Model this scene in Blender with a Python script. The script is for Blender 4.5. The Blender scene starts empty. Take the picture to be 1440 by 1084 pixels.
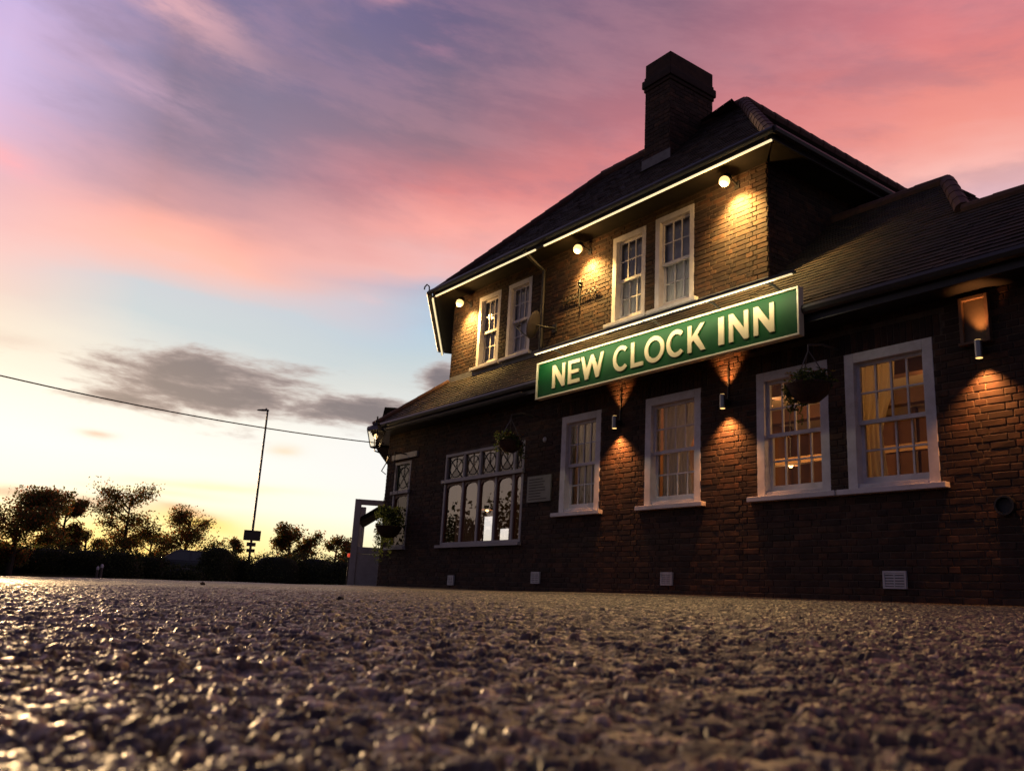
import bpy, bmesh, math, random
import numpy as np
from mathutils import Vector, Matrix
C = bpy.context.scene.collection
random.seed(7); rng = np.random.default_rng(7)
R = math.radians

# ------------------------------------------------------------------ camera
F_PX = 1240.0                       # focal length in photo pixels (1440 wide)
B = np.array([[0.59462441, -0.16514525, -0.78686012],
              [0.80209875, 0.18917717, 0.56643586],
              [0.05531178, -0.96795612, 0.24495216]])
cam = bpy.data.cameras.new('camera'); camo = bpy.data.objects.new('camera', cam); C.objects.link(camo)
cam.sensor_width = 36.0; cam.lens = 36.0 * F_PX / 1440.0
cam.clip_start = 0.02; cam.clip_end = 3000
right, down, fwd = B[:, 0], B[:, 1], B[:, 2]
camo.matrix_world = Matrix([[right[0], -down[0], -fwd[0], 0], [right[1], -down[1], -fwd[1], 0],
                            [right[2], -down[2], -fwd[2], 0], [0, 0, 0, 1]])
cam.dof.use_dof = True; cam.dof.focus_distance = 5.0; cam.dof.aperture_fstop = 12.0
bpy.context.scene.camera = camo
sc = bpy.context.scene
sc.view_settings.view_transform = 'Standard'; sc.view_settings.look = 'None'
sc.view_settings.exposure = 0.0; sc.view_settings.gamma = 1.0
sc.render.engine = 'CYCLES'
sc.cycles.use_denoising = True
sc.cycles.max_bounces = 8; sc.cycles.transparent_max_bounces = 12
sc.cycles.sample_clamp_indirect = 4.0
sc.cycles.caustics_reflective = False; sc.cycles.caustics_refractive = False


def ray(px, py):
    return B @ np.array([px - 720.0, py - 542.0, F_PX])


def onY(px, py, Y):
    d = ray(px, py); d = d * (Y / d[1]); return float(d[0]), float(d[2])


def far(px, py, dist):                # point at a horizontal distance along a sight line
    d = ray(px, py); h = math.hypot(d[0], d[1]); d = d * (dist / h)
    return float(d[0]), float(d[1]), float(d[2])


def lin(c):
    return tuple(((v / 255.0) / 12.92 if v / 255.0 <= 0.04045 else ((v / 255.0 + 0.055) / 1.055) ** 2.4) for v in c) + (1.0,)


# ------------------------------------------------------------------ world: sunset sky
W = bpy.data.worlds.new('World'); sc.world = W; W.use_nodes = True
nt = W.node_tree; nt.nodes.clear()
N = nt.nodes.new; L = nt.links.new


def wmath(op, a, b=None, c=None, clamp=False):
    n = N('ShaderNodeMath'); n.operation = op; n.use_clamp = clamp
    for i, v in enumerate((a, b, c)):
        if v is None: continue
        if isinstance(v, (int, float)): n.inputs[i].default_value = v
        else: L(v, n.inputs[i])
    return n.outputs[0]


def wstep(v, lo, hi):
    n = N('ShaderNodeMapRange'); n.interpolation_type = 'SMOOTHSTEP'
    L(v, n.inputs[0]); n.inputs[1].default_value = lo; n.inputs[2].default_value = hi
    return n.outputs[0]


def wmix(f, a, b, mode='MIX'):
    n = N('ShaderNodeMix'); n.data_type = 'RGBA'; n.blend_type = mode; n.clamp_factor = True
    if isinstance(f, (int, float)): n.inputs[0].default_value = f
    else: L(f, n.inputs[0])
    for i, v in ((6, a), (7, b)):
        if isinstance(v, tuple): n.inputs[i].default_value = v
        else: L(v, n.inputs[i])
    return n.outputs[2]


def wramp(v, stops, top=60.0):
    n = N('ShaderNodeValToRGB'); L(wmath('DIVIDE', v, top), n.inputs[0])
    el = n.color_ramp.elements
    while len(el) > 1: el.remove(el[0])
    el[0].position = stops[0][0] / top; el[0].color = lin(stops[0][1])
    for p, c in stops[1:]:
        e = el.new(p / top); e.color = lin(c)
    return n.outputs[0]


tc = N('ShaderNodeTexCoord'); sx = N('ShaderNodeSeparateXYZ'); L(tc.outputs['Generated'], sx.inputs[0])
az = wmath('MULTIPLY', wmath('ARCTAN2', sx.outputs[0], sx.outputs[1]), 180 / math.pi)
el = wmath('MULTIPLY', wmath('ARCSINE', sx.outputs[2]), 180 / math.pi)


def wnoise(sa, se, scale, detail, rough, dist=0.0, off=(0, 0), tilt=0.0):
    cb = N('ShaderNodeCombineXYZ')
    L(wmath('MULTIPLY_ADD', az, sa, off[0]), cb.inputs[0])
    e2 = el if tilt == 0 else wmath('MULTIPLY_ADD', az, tilt, el)
    L(wmath('MULTIPLY_ADD', e2, se, off[1]), cb.inputs[1])
    n = N('ShaderNodeTexNoise'); n.noise_dimensions = '2D'
    L(cb.outputs[0], n.inputs['Vector'])
    n.inputs['Scale'].default_value = scale; n.inputs['Detail'].default_value = detail
    n.inputs['Roughness'].default_value = rough; n.inputs['Distortion'].default_value = dist
    return n.outputs[0]


big = wnoise(0.035, 0.10, 1.0, 4, 0.55, 0.0)
fine = wnoise(0.05, 0.24, 1.5, 7, 0.6, 0.1, (3, 7), 0.10)
elw = wmath('ADD', el, wmath('MULTIPLY', wmath('SUBTRACT', big, 0.5), 5.0))
elw = wmath('ADD', elw, wmath('MULTIPLY', wmath('SUBTRACT', fine, 0.5), 1.8))
# below ~15 degrees the air is calm: fade the warp out
calm = wstep(el, 6.0, 17.0)
elw = wmath('ADD', wmath('MULTIPLY', elw, calm), wmath('MULTIPLY', el, wmath('SUBTRACT', 1.0, calm)))
C0 = wramp(elw, [(0, (255, 205, 110)), (2.2, (255, 236, 160)), (4.2, (255, 252, 226)), (8.3, (255, 254, 240)), (10.5, (252, 246, 228)),
                 (13, (244, 226, 204)), (15.5, (245, 208, 192)), (18, (247, 198, 192)), (21, (236, 184, 190)), (25, (222, 184, 212)),
                 (29, (208, 186, 228)), (33, (190, 175, 226)), (42, (130, 130, 190)), (60, (78, 84, 140))])
C1 = wramp(elw, [(0, (255, 185, 85)), (1.5, (255, 214, 112)), (3.4, (255, 240, 165)), (5.2, (250, 245, 226)), (7.7, (245, 244, 240)), (10, (246, 243, 232)),
                 (12.5, (228, 224, 214)), (15, (198, 208, 212)), (17, (200, 205, 212)), (18.2, (232, 196, 192)), (19.6, (255, 186, 168)), (21.2, (250, 174, 160)),
                 (23, (200, 148, 152)), (26.5, (150, 126, 146)), (30.5, (132, 118, 143)), (35, (124, 114, 150)), (45, (92, 92, 146)), (60, (60, 65, 118))])
C2 = wramp(elw, [(0, (255, 226, 150)), (2, (255, 240, 180)), (5, (246, 244, 238)), (9, (244, 243, 242)), (11.2, (236, 237, 234)), (13.5, (212, 216, 214)),
                 (16, (194, 208, 214)), (18.2, (180, 202, 220)), (20.2, (178, 184, 204)), (21.6, (240, 186, 182)), (23.3, (254, 170, 158)),
                 (26, (222, 132, 130)), (29.5, (148, 112, 126)), (33.5, (120, 103, 128)), (38, (106, 95, 130)), (50, (70, 70, 120))])
C2b = wramp(elw, [(0, (235, 200, 190)), (14, (226, 196, 200)), (20, (240, 172, 165)), (24, (242, 150, 142)), (27, (232, 132, 128)), (30, (204, 118, 123)),
                  (34, (160, 108, 123)), (38, (134, 100, 122)), (46, (96, 78, 114)), (60, (62, 60, 104))])
C3 = wramp(elw, [(0, (190, 185, 205)), (14, (205, 198, 220)), (21, (226, 206, 226)), (24, (243, 198, 204)), (26, (251, 188, 178)), (28.5, (243, 152, 138)),
                 (32, (230, 133, 127)), (36, (214, 124, 130)), (46, (145, 88, 118)), (60, (78, 68, 108))])
Q = wramp(elw, [(0, (238, 206, 176)), (8, (234, 204, 186)), (16, (166, 140, 146)), (30, (96, 88, 116)), (60, (64, 66, 102))])
P = wramp(elw, [(0, (60, 58, 72)), (12, (62, 62, 82)), (30, (60, 64, 92)), (60, (52, 58, 92))])
RR = wramp(elw, [(0, (92, 82, 96)), (20, (98, 78, 94)), (35, (86, 70, 92)), (60, (56, 56, 86))])
col = wmix(wstep(az, -150, -118), P, Q)
col = wmix(wstep(az, -118, -88), col, C0)
for lo, hi, cc in ((-88, -78.5, C1), (-73, -60, C2), (-60, -43.5, C2b), (-43.5, -27, C3), (-15, 50, RR), (50, 115, P)):
    n = N('ShaderNodeMapRange'); L(az, n.inputs[0]); n.inputs[1].default_value = lo; n.inputs[2].default_value = hi
    col = wmix(n.outputs[0], col, cc)
# streaky light and dark in the upper cloud sheet
streak = wnoise(0.05, 0.20, 1.7, 8, 0.62, 0.1, (11, 2), 0.12)
fac = wmath('MULTIPLY', wmath('MULTIPLY', wstep(streak, 0.36, 0.68), wstep(el, 17, 24)), 0.12)
col = wmix(fac, col, lin((250, 176, 180)))
dark = wnoise(0.05, 0.16, 1.3, 7, 0.6, 0.1, (31, 9), 0.10)
fac = wmath('MULTIPLY', wmath('MULTIPLY', wstep(dark, 0.45, 0.72), wstep(el, 20, 27)), 0.34)
col = wmix(fac, col, lin((124, 108, 130)))
# pink wisps, upper left
for (a0, e0, ra, re, tl, c, k) in ((-79.5, 33.6, 5.2, 1.1, -0.25, (236, 180, 184), 0.75), (-87.2, 23.0, 3.0, 0.7, -0.30, (255, 176, 182), 0.8),
                                  (-80.3, 29.0, 4.0, 0.8, -0.15, (212, 172, 196), 0.5), (-61.5, 35.0, 2.4, 1.3, 0.3, (176, 126, 150), 0.6),
                                  (-64.8, 37.0, 1.6, 0.5, 0.1, (200, 145, 160), 0.6), (-64.0, 19.0, 1.2, 0.35, 0.0, (238, 196, 196), 0.6)):
    da = wmath('SUBTRACT', az, a0)
    de = wmath('SUBTRACT', wmath('SUBTRACT', el, e0), wmath('MULTIPLY', da, tl))
    de = wmath('ADD', de, wmath('MULTIPLY', wmath('SUBTRACT', fine, 0.5), re * 3.0))
    r2 = wmath('ADD', wmath('POWER', wmath('DIVIDE', da, ra), 2.0), wmath('POWER', wmath('DIVIDE', de, re), 2.0))
    g = wmath('MULTIPLY', wmath('EXPONENT', wmath('MULTIPLY', r2, -1.0)), wmath('MULTIPLY', wstep(streak, 0.3, 0.6), k))
    col = wmix(g, col, lin(c))
# grey cloud bank over the bright horizon
cn = wnoise(0.10, 0.42, 1.2, 9, 0.62, 0.15, (5.3, 1.7), 0.03)


def bank(a0, e0, ra, re, tl=0.0):
    da = wmath('SUBTRACT', az, a0)
    de = wmath('SUBTRACT', wmath('SUBTRACT', el, e0), wmath('MULTIPLY', da, tl))
    r2 = wmath('ADD', wmath('POWER', wmath('DIVIDE', da, ra), 2.0), wmath('POWER', wmath('DIVIDE', de, re), 2.0))
    return wmath('EXPONENT', wmath('MULTIPLY', r2, -1.0))


bk = wmath('MAXIMUM', bank(-73.5, 12.2, 10.5, 2.3, 0.03), wmath('MULTIPLY', bank(-64.5, 11.8, 8.0, 1.5, 0.03), 1.0))
bk = wmath('MAXIMUM', bk, wmath('MULTIPLY', bank(-59.0, 14.2, 1.6, 1.1), 0.95))
bk = wmath('MAXIMUM', bk, wmath('MULTIPLY', bank(-78.0, 11.0, 5.0, 0.8), 0.7))
dens = wmath('ADD', bk, wmath('MULTIPLY', wmath('SUBTRACT', cn, 0.5), 2.3))
cm = wmath('MULTIPLY', wmath('MULTIPLY', wstep(dens, 0.26, 0.85), wstep(bk, 0.03, 0.30)), 0.92)
lum = wstep(dens, 0.45, 1.1)
ccol = wmix(lum, lin((176, 154, 150)), lin((108, 94, 100)))
col = wmix(cm, col, ccol)
# low streaks: mauve bar and yellow-orange wisps near the horizon
for (a0, e0, ra, re, tl, c, k) in ((-81.8, 4.7, 6.5, 0.33, -0.015, (176, 146, 140), 0.85), (-73.2, 4.1, 2.4, 0.5, -0.12, (255, 214, 96), 0.9),
                                  (-73.9, 4.7, 1.6, 0.28, -0.16, (214, 150, 112), 0.8), (-79.5, 8.6, 0.9, 0.22, 0.0, (236, 180, 160), 0.8),
                                  (-68.6, 8.9, 1.0, 0.35, 0.0, (250, 222, 196), 0.9), (-73.0, 6.2, 5.0, 0.3, 0.02, (255, 246, 196), 0.9),
                                  (-85.0, 13.2, 2.0, 0.4, 0.0, (222, 200, 186), 0.6), (-76.0, 5.6, 4.0, 0.25, 0.0, (255, 244, 190), 0.7)):
    da = wmath('SUBTRACT', az, a0)
    de = wmath('SUBTRACT', wmath('SUBTRACT', el, e0), wmath('MULTIPLY', da, tl))
    de = wmath('ADD', de, wmath('MULTIPLY', wmath('SUBTRACT', cn, 0.5), re * 2.4))
    r2 = wmath('ADD', wmath('POWER', wmath('DIVIDE', da, ra), 2.0), wmath('POWER', wmath('DIVIDE', de, re), 2.0))
    g = wmath('MULTIPLY', wmath('EXPONENT', wmath('MULTIPLY', r2, -1.0)), k)
    col = wmix(g, col, lin(c))
# afterglow where the sun has just gone
glow = wmath('MULTIPLY', bank(-80.0, 2.0, 9.0, 2.4), 0.24)
col = wmix(glow, col, (1.0, 0.62, 0.16, 1))
# physical sky underneath, very low
SUN_AZ, SUN_EL = -84.0, 6.5
sky = N('ShaderNodeTexSky'); sky.sky_type = 'NISHITA'; sky.sun_disc = False
sky.sun_elevation = R(SUN_EL); sky.sun_rotation = R(SUN_AZ)
tot = wmix(0.008, col, sky.outputs[0], 'ADD')
bg = N('ShaderNodeBackground'); L(tot, bg.inputs[0]); bg.inputs[1].default_value = 1.0
out = N('ShaderNodeOutputWorld'); L(bg.outputs[0], out.inputs[0])

# ------------------------------------------------------------------ sun
sd = bpy.data.lights.new('sun', 'SUN'); sd.energy = 3.8; sd.angle = R(6.0); sd.color = (1.0, 0.64, 0.30)
so = bpy.data.objects.new('sun', sd); C.objects.link(so)
sv = Vector((math.sin(R(SUN_AZ)) * math.cos(R(SUN_EL)), math.cos(R(SUN_AZ)) * math.cos(R(SUN_EL)), math.sin(R(SUN_EL))))
so.rotation_euler = (-sv).to_track_quat('-Z', 'Y').to_euler()

# ------------------------------------------------------------------ materials


def mat(name, base, rough=0.7, metal=0.0, noise=None, bump=None, spec=0.5, emit=None, estr=0.0, attr=None, translucent=0.0):
    m = bpy.data.materials.new(name); m.use_nodes = True
    t = m.node_tree; p = t.nodes['Principled BSDF']
    p.inputs['Base Color'].default_value = (*base, 1); p.inputs['Roughness'].default_value = rough
    p.inputs['Metallic'].default_value = metal; p.inputs['Specular IOR Level'].default_value = spec
    src = None
    if attr:
        a = t.nodes.new('ShaderNodeAttribute'); a.attribute_name = attr; src = a.outputs['Color']
    if noise:                              # (scale, other colour, amount)
        co = t.nodes.new('ShaderNodeTexCoord')
        n = t.nodes.new('ShaderNodeTexNoise'); n.inputs['Scale'].default_value = noise[0]; n.inputs['Detail'].default_value = 6
        n.inputs['Roughness'].default_value = 0.65
        t.links.new(co.outputs['Object'], n.inputs['Vector'])
        rm = t.nodes.new('ShaderNodeMapRange'); rm.inputs[1].default_value = 0.38; rm.inputs[2].default_value = 0.66; rm.inputs[4].default_value = noise[2]
        t.links.new(n.outputs[0], rm.inputs[0])
        mx = t.nodes.new('ShaderNodeMix'); mx.data_type = 'RGBA'
        t.links.new(rm.outputs[0], mx.inputs[0])
        if src: t.links.new(src, mx.inputs[6])
        else: mx.inputs[6].default_value = (*base, 1)
        mx.inputs[7].default_value = (*noise[1], 1); src = mx.outputs[2]
    if src: t.links.new(src, p.inputs['Base Color'])
    if bump:                               # (scale, strength, distance)
        co = t.nodes.new('ShaderNodeTexCoord')
        n = t.nodes.new('ShaderNodeTexNoise'); n.inputs['Scale'].default_value = bump[0]; n.inputs['Detail'].default_value = 5
        t.links.new(co.outputs['Object'], n.inputs['Vector'])
        b = t.nodes.new('ShaderNodeBump'); b.inputs['Strength'].default_value = bump[1]; b.inputs['Distance'].default_value = bump[2]
        t.links.new(n.outputs[0], b.inputs['Height']); t.links.new(b.outputs[0], p.inputs['Normal'])
    if emit:
        p.inputs['Emission Color'].default_value = (*emit, 1); p.inputs['Emission Strength'].default_value = estr
    if translucent:
        tr = t.nodes.new('ShaderNodeBsdfTranslucent'); mixs = t.nodes.new('ShaderNodeMixShader'); mixs.inputs[0].default_value = translucent
        if src: t.links.new(src, tr.inputs[0])
        else: tr.inputs[0].default_value = (*base, 1)
        o = t.nodes['Material Output']
        t.links.new(p.outputs[0], mixs.inputs[1]); t.links.new(tr.outputs[0], mixs.inputs[2]); t.links.new(mixs.outputs[0], o.inputs[0])
    return m


def glass_mat(name, ior=1.9, tint=(1, 1, 1), rough=0.0):
    m = bpy.data.materials.new(name); m.use_nodes = True; t = m.node_tree; t.nodes.clear()
    o = t.nodes.new('ShaderNodeOutputMaterial'); mx = t.nodes.new('ShaderNodeMixShader'); fr = t.nodes.new('ShaderNodeFresnel'); fr.inputs[0].default_value = ior
    tr = t.nodes.new('ShaderNodeBsdfTransparent'); tr.inputs[0].default_value = (*tint, 1)
    gl = t.nodes.new('ShaderNodeBsdfGlossy'); gl.inputs['Roughness'].default_value = rough
    t.links.new(fr.outputs[0], mx.inputs[0]); t.links.new(tr.outputs[0], mx.inputs[1]); t.links.new(gl.outputs[0], mx.inputs[2]); t.links.new(mx.outputs[0], o.inputs[0])
    return m


M = {}
M['brick'] = mat('brick', (0.08, 0.04, 0.03), 0.85, attr='col', noise=(9.0, (0.028, 0.020, 0.018), 0.8), bump=(120, 0.5, 0.004), spec=0.25)
M['mortar'] = mat('mortar', (0.15, 0.115, 0.088), 0.95, noise=(6, (0.05, 0.042, 0.038), 0.8), bump=(150, 0.5, 0.003), spec=0.1)
M['tile'] = mat('clay_tile', (0.06, 0.04, 0.034), 0.8, attr='col', noise=(5, (0.028, 0.026, 0.02), 0.6), bump=(90, 0.4, 0.003), spec=0.3)
M['paint'] = mat('white_paint', (0.72, 0.70, 0.74), 0.5, noise=(6, (0.50, 0.48, 0.49), 0.7), bump=(60, 0.15, 0.002))
M['paint_grey'] = mat('aged_white_paint', (0.42, 0.41, 0.42), 0.6, noise=(5, (0.28, 0.27, 0.27), 0.6))
M['wood_red'] = mat('red_brown_wood', (0.16, 0.06, 0.04), 0.5, noise=(12, (0.09, 0.035, 0.025), 0.7))
M['lead'] = mat('lead_sheet', (0.16, 0.16, 0.17), 0.55, noise=(8, (0.09, 0.09, 0.09), 0.8), bump=(9, 0.3, 0.01))
M['black'] = mat('black_paint', (0.018, 0.018, 0.02), 0.45, noise=(20, (0.03, 0.028, 0.026), 0.6))
M['dark_wood'] = mat('dark_soffit_wood', (0.020, 0.016, 0.013), 0.8, noise=(6, (0.012, 0.010, 0.009), 0.7), spec=0.2)
M['iron'] = mat('wrought_iron', (0.03, 0.028, 0.026), 0.5, metal=0.4)
M['green'] = mat('sign_green', (0.001, 0.055, 0.010), 0.5, noise=(2.0, (0.001, 0.034, 0.007), 0.7), spec=0.15)
M['cream'] = mat('cream_letter', (0.62, 0.52, 0.32), 0.5, noise=(6, (0.54, 0.45, 0.27), 0.5))
M['frame_cream'] = mat('cream_frame', (0.80, 0.72, 0.50), 0.4)
M['glass'] = glass_mat('window_glass', 1.48)
M['glass_bay'] = glass_mat('bay_window_glass', 2.6)
M['glass_up'] = glass_mat('upper_window_glass', 1.32)
M['net'] = mat('net_curtain', (0.52, 0.50, 0.48), 0.9, translucent=0.12, bump=(30, 0.2, 0.004))
M['net_white'] = mat('white_net_curtain', (0.85, 0.83, 0.80), 0.9, bump=(30, 0.2, 0.004))
M['curtain_gold'] = mat('gold_curtain', (0.70, 0.58, 0.36), 0.9, translucent=0.3)
M['blind'] = mat('paper_blind', (0.55, 0.48, 0.40), 0.9, translucent=0.3)
M['room_wall'] = mat('interior_wall', (0.22, 0.105, 0.05), 0.9, noise=(2.5, (0.13, 0.06, 0.03), 0.8))
M['room_beam'] = mat('interior_cream_beam', (0.45, 0.28, 0.14), 0.8)
M['room_dark'] = mat('interior_dark_wood', (0.10, 0.045, 0.022), 0.6, noise=(4, (0.05, 0.024, 0.014), 0.7))
M['ceiling'] = mat('interior_ceiling', (0.5, 0.42, 0.30), 0.9)
M['led'] = mat('led_strip', (0.9, 0.85, 0.7), 0.5, emit=(1.0, 0.80, 0.44), estr=1.1)
M['bulb'] = mat('warm_bulb', (0.9, 0.85, 0.7), 0.5, emit=(1.0, 0.60, 0.20), estr=1.9)
M['bulb_soft'] = mat('soft_bulb', (0.9, 0.85, 0.7), 0.5, emit=(1.0, 0.70, 0.32), estr=2.2)
M['steel'] = mat('brushed_steel', (0.32, 0.30, 0.29), 0.35, metal=0.9)
M['dish'] = mat('dish_grey', (0.16, 0.15, 0.14), 0.4, noise=(10, (0.1, 0.095, 0.09), 0.6))
M['plastic'] = mat('white_plastic', (0.62, 0.62, 0.64), 0.5, noise=(10, (0.45, 0.45, 0.46), 0.6))
M['slot'] = mat('vent_slot', (0.16, 0.16, 0.16), 0.8)
M['board'] = mat('pale_board', (0.24, 0.24, 0.22), 0.6, noise=(7, (0.17, 0.17, 0.15), 0.7))
M['plaque_frame'] = mat('plaque_frame', (0.15, 0.09, 0.06), 0.8, noise=(9, (0.08, 0.05, 0.035), 0.7))
M['plaque'] = mat('weathered_plaque', (0.10, 0.075, 0.05), 0.7, noise=(7, (0.06, 0.045, 0.03), 0.7))
M['ink'] = mat('ink', (0.07, 0.065, 0.06), 0.8)
M['leaf'] = mat('leaf', (0.05, 0.075, 0.025), 0.6, attr='col', translucent=0.65, spec=0.3)
M['leaf_dark'] = mat('shrub_leaf', (0.035, 0.05, 0.02), 0.7, attr='col', translucent=0.25, spec=0.2)
M['bark'] = mat('bark', (0.06, 0.045, 0.035), 0.9, noise=(9, (0.03, 0.024, 0.02), 0.8), bump=(25, 0.6, 0.02))
M['flower_w'] = mat('white_petal', (0.75, 0.72, 0.66), 0.6)
M['flower_o'] = mat('orange_petal', (0.65, 0.22, 0.05), 0.6)
M['flower_y'] = mat('yellow_petal', (0.70, 0.55, 0.10), 0.6)
M['coir'] = mat('coir_basket', (0.07, 0.035, 0.022), 0.95, noise=(20, (0.035, 0.02, 0.014), 0.8), bump=(70, 0.8, 0.01))
M['galv'] = mat('galvanised_post', (0.10, 0.085, 0.075), 0.5, metal=0.3)
M['sign_back'] = mat('road_sign_back', (0.10, 0.085, 0.07), 0.5, metal=0.3)
M['car'] = mat('dark_car_paint', (0.05, 0.055, 0.06), 0.25, spec=0.6)
M['car_glass'] = mat('car_glass', (0.05, 0.07, 0.065), 0.08, spec=0.8)
M['rubber'] = mat('tyre_rubber', (0.02, 0.02, 0.02), 0.9)
M['chrome'] = mat('bright_metal', (0.6, 0.6, 0.58), 0.25, metal=0.9)
M['red_lens'] = mat('red_lens', (0.6, 0.05, 0.03), 0.3, emit=(1.0, 0.08, 0.03), estr=0.6)
M['grass'] = mat('grass', (0.05, 0.06, 0.022), 0.9, noise=(3, (0.035, 0.03, 0.015), 0.8), bump=(30, 0.8, 0.03))
M['stone'] = mat('pebble', (0.03, 0.028, 0.027), 0.8, noise=(60, (0.06, 0.05, 0.045), 0.7), bump=(300, 0.5, 0.002))
M['wicker'] = mat('weathered_timber', (0.55, 0.52, 0.50), 0.8, noise=(6, (0.40, 0.37, 0.35), 0.7))
M['clay'] = mat('terracotta', (0.11, 0.05, 0.038), 0.85, noise=(12, (0.05, 0.035, 0.03), 0.7), bump=(60, 0.3, 0.004))
M['glass_lan'] = glass_mat('lantern_glass', 1.12, (1, 0.95, 0.85), 0.05)
M['leaded'] = mat('lead_came', (0.03, 0.03, 0.032), 0.5)
M['stained'] = glass_mat('obscured_glass', 2.2, (0.62, 0.66, 0.60), 0.12)
M['stained_red'] = glass_mat('red_leaded_glass', 1.6, (0.35, 0.10, 0.10), 0.1)
M['stained_green'] = glass_mat('green_leaded_glass', 1.6, (0.15, 0.75, 0.25), 0.1)

# ------------------------------------------------------------------ mesh helpers


class MB:
    def __init__(s): s.v = []; s.f = []; s.c = []; s.smooth = False

    def face(s, pts, c=(0, 0, 0)):
        i = len(s.v); s.v += [tuple(p) for p in pts]; s.f.append(tuple(range(i, i + len(pts)))); s.c.append(c)

    def mesh(s, vs, fs, c=(0, 0, 0)):
        i = len(s.v); s.v += [tuple(p) for p in vs]
        for f in fs: s.f.append(tuple(i + k for k in f)); s.c.append(c)

    def box(s, a, b, c=(0, 0, 0), T=None):
        x0, y0, z0 = a; x1, y1, z1 = b
        vs = [(x0, y0, z0), (x1, y0, z0), (x1, y1, z0), (x0, y1, z0), (x0, y0, z1), (x1, y0, z1), (x1, y1, z1), (x0, y1, z1)]
        if T is not None: vs = [tuple(T @ Vector(v)) for v in vs]
        s.mesh(vs, [(0, 3, 2, 1), (4, 5, 6, 7), (0, 1, 5, 4), (1, 2, 6, 5), (2, 3, 7, 6), (3, 0, 4, 7)], c)

    def tube(s, pts, r, n=8, c=(0, 0, 0), cap=True):
        pts = [Vector(p) for p in pts]
        rs = r if isinstance(r, (list, tuple)) else [r] * len(pts)
        base = len(s.v); prev = None
        for i, p in enumerate(pts):
            d = (pts[min(i + 1, len(pts) - 1)] - pts[max(i - 1, 0)]).normalized()
            if prev is None:
                a = Vector((0, 0, 1)) if abs(d.z) < 0.9 else Vector((1, 0, 0)); u = d.cross(a).normalized()
            else:
                u = (prev - d * prev.dot(d)).normalized()
            prev = u; w = d.cross(u)
            for k in range(n):
                t = 2 * math.pi * k / n
                s.v.append(tuple(p + (u * math.cos(t) + w * math.sin(t)) * rs[i]))
        for i in range(len(pts) - 1):
            for k in range(n):
                k2 = (k + 1) % n
                s.f.append((base + i * n + k, base + i * n + k2, base + (i + 1) * n + k2, base + (i + 1) * n + k)); s.c.append(c)
        if cap:
            s.f.append(tuple(base + k for k in range(n))[::-1]); s.c.append(c)
            e = base + (len(pts) - 1) * n
            s.f.append(tuple(e + k for k in range(n))); s.c.append(c)

    def lathe(s, prof, ctr=(0, 0, 0), n=20, c=(0, 0, 0), T=None):
        b = len(s.v)
        for r, z in prof:
            for k in range(n):
                t = 2 * math.pi * k / n
                p = Vector((r * math.cos(t), r * math.sin(t), z))
                if T is not None: p = T @ p
                s.v.append((p[0] + ctr[0], p[1] + ctr[1], p[2] + ctr[2]))
        for i in range(len(prof) - 1):
            for k in range(n):
                k2 = (k + 1) % n
                s.f.append((b + i * n + k, b + i * n + k2, b + (i + 1) * n + k2, b + (i + 1) * n + k)); s.c.append(c)

    def build(s, name, m, parent=None, smooth=False, bevel=0.0):
        me = bpy.data.meshes.new(name); me.from_pydata(s.v, [], s.f); me.update()
        if any(c != (0, 0, 0) for c in s.c):
            a = me.color_attributes.new('col', 'FLOAT_COLOR', 'CORNER')
            arr = []
            for f, c in zip(s.f, s.c): arr += [c[0], c[1], c[2], 1.0] * len(f)
            a.data.foreach_set('color', arr)
        ms = m if isinstance(m, list) else [m]
        for q in ms: me.materials.append(q)
        if smooth: me.polygons.foreach_set('use_smooth', [True] * len(me.polygons))
        o = bpy.data.objects.new(name, me); C.objects.link(o)
        if parent is not None: o.parent = parent
        if bevel > 0:
            b = o.modifiers.new('bevel', 'BEVEL'); b.width = bevel; b.segments = 2; b.limit_method = 'ANGLE'
        return o


def tag(o, label=None, cat=None, group=None, kind=None):
    if label: o['label'] = label
    if cat: o['category'] = cat
    if group: o['group'] = group
    if kind: o['kind'] = kind
    return o


def empty(name, loc=(0, 0, 0), label=None, cat=None, group=None):
    o = bpy.data.objects.new(name, None); o.empty_display_size = 0.2; C.objects.link(o); o.location = loc
    return tag(o, label, cat, group)


def place(root, *objs):               # meshes were made in world space: hang them under a root that stands elsewhere
    for o in objs:
        o.parent = root
        if o.data is not None and o.type == 'MESH':
            o.data.transform(Matrix.Translation(-Vector(root.location)))
        else:
            o.location = Vector(o.location) - Vector(root.location)


def lamp(name, kind, loc, energy, color, parent=None, target=None, **k):
    d = bpy.data.lights.new(name, kind); d.energy = energy; d.color = color
    for a, b in k.items(): setattr(d, a, b)
    o = bpy.data.objects.new(name, d); C.objects.link(o); o.location = loc
    if target is not None: o.rotation_euler = (Vector(target) - Vector(loc)).to_track_quat('-Z', 'Y').to_euler()
    if parent is not None:
        o.parent = parent; o.location = Vector(loc) - Vector(parent.location)
    return o


# ------------------------------------------------------------------ ground
YW = 8.0                               # face of the ground-floor wall


def gz(x, y):
    x = np.asarray(x, float); y = np.asarray(y, float)
    yy = 8.0 - np.log1p(np.exp(np.clip((8.0 - y) / 0.35, -40, 40))) * 0.35
    yy = np.maximum(yy, -4.0)
    r = np.hypot(x, y)
    und = 0.012 * np.sin(x * 0.9 + 1.3) * np.sin(y * 1.1 + 0.4) * np.clip((r - 1.5) / 4, 0, 1)
    return -0.068 + 0.0425 * yy + und


def hash2(ix, iy, s):
    h = (ix.astype(np.int64) * 374761393 + iy.astype(np.int64) * 668265263 + s * 1442695041) & 0xFFFFFFFF
    h = ((h ^ (h >> 13)) * 1274126177) & 0xFFFFFFFF
    return ((h ^ (h >> 16)) & 0xFFFFFF) / float(0xFFFFFF)


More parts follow.
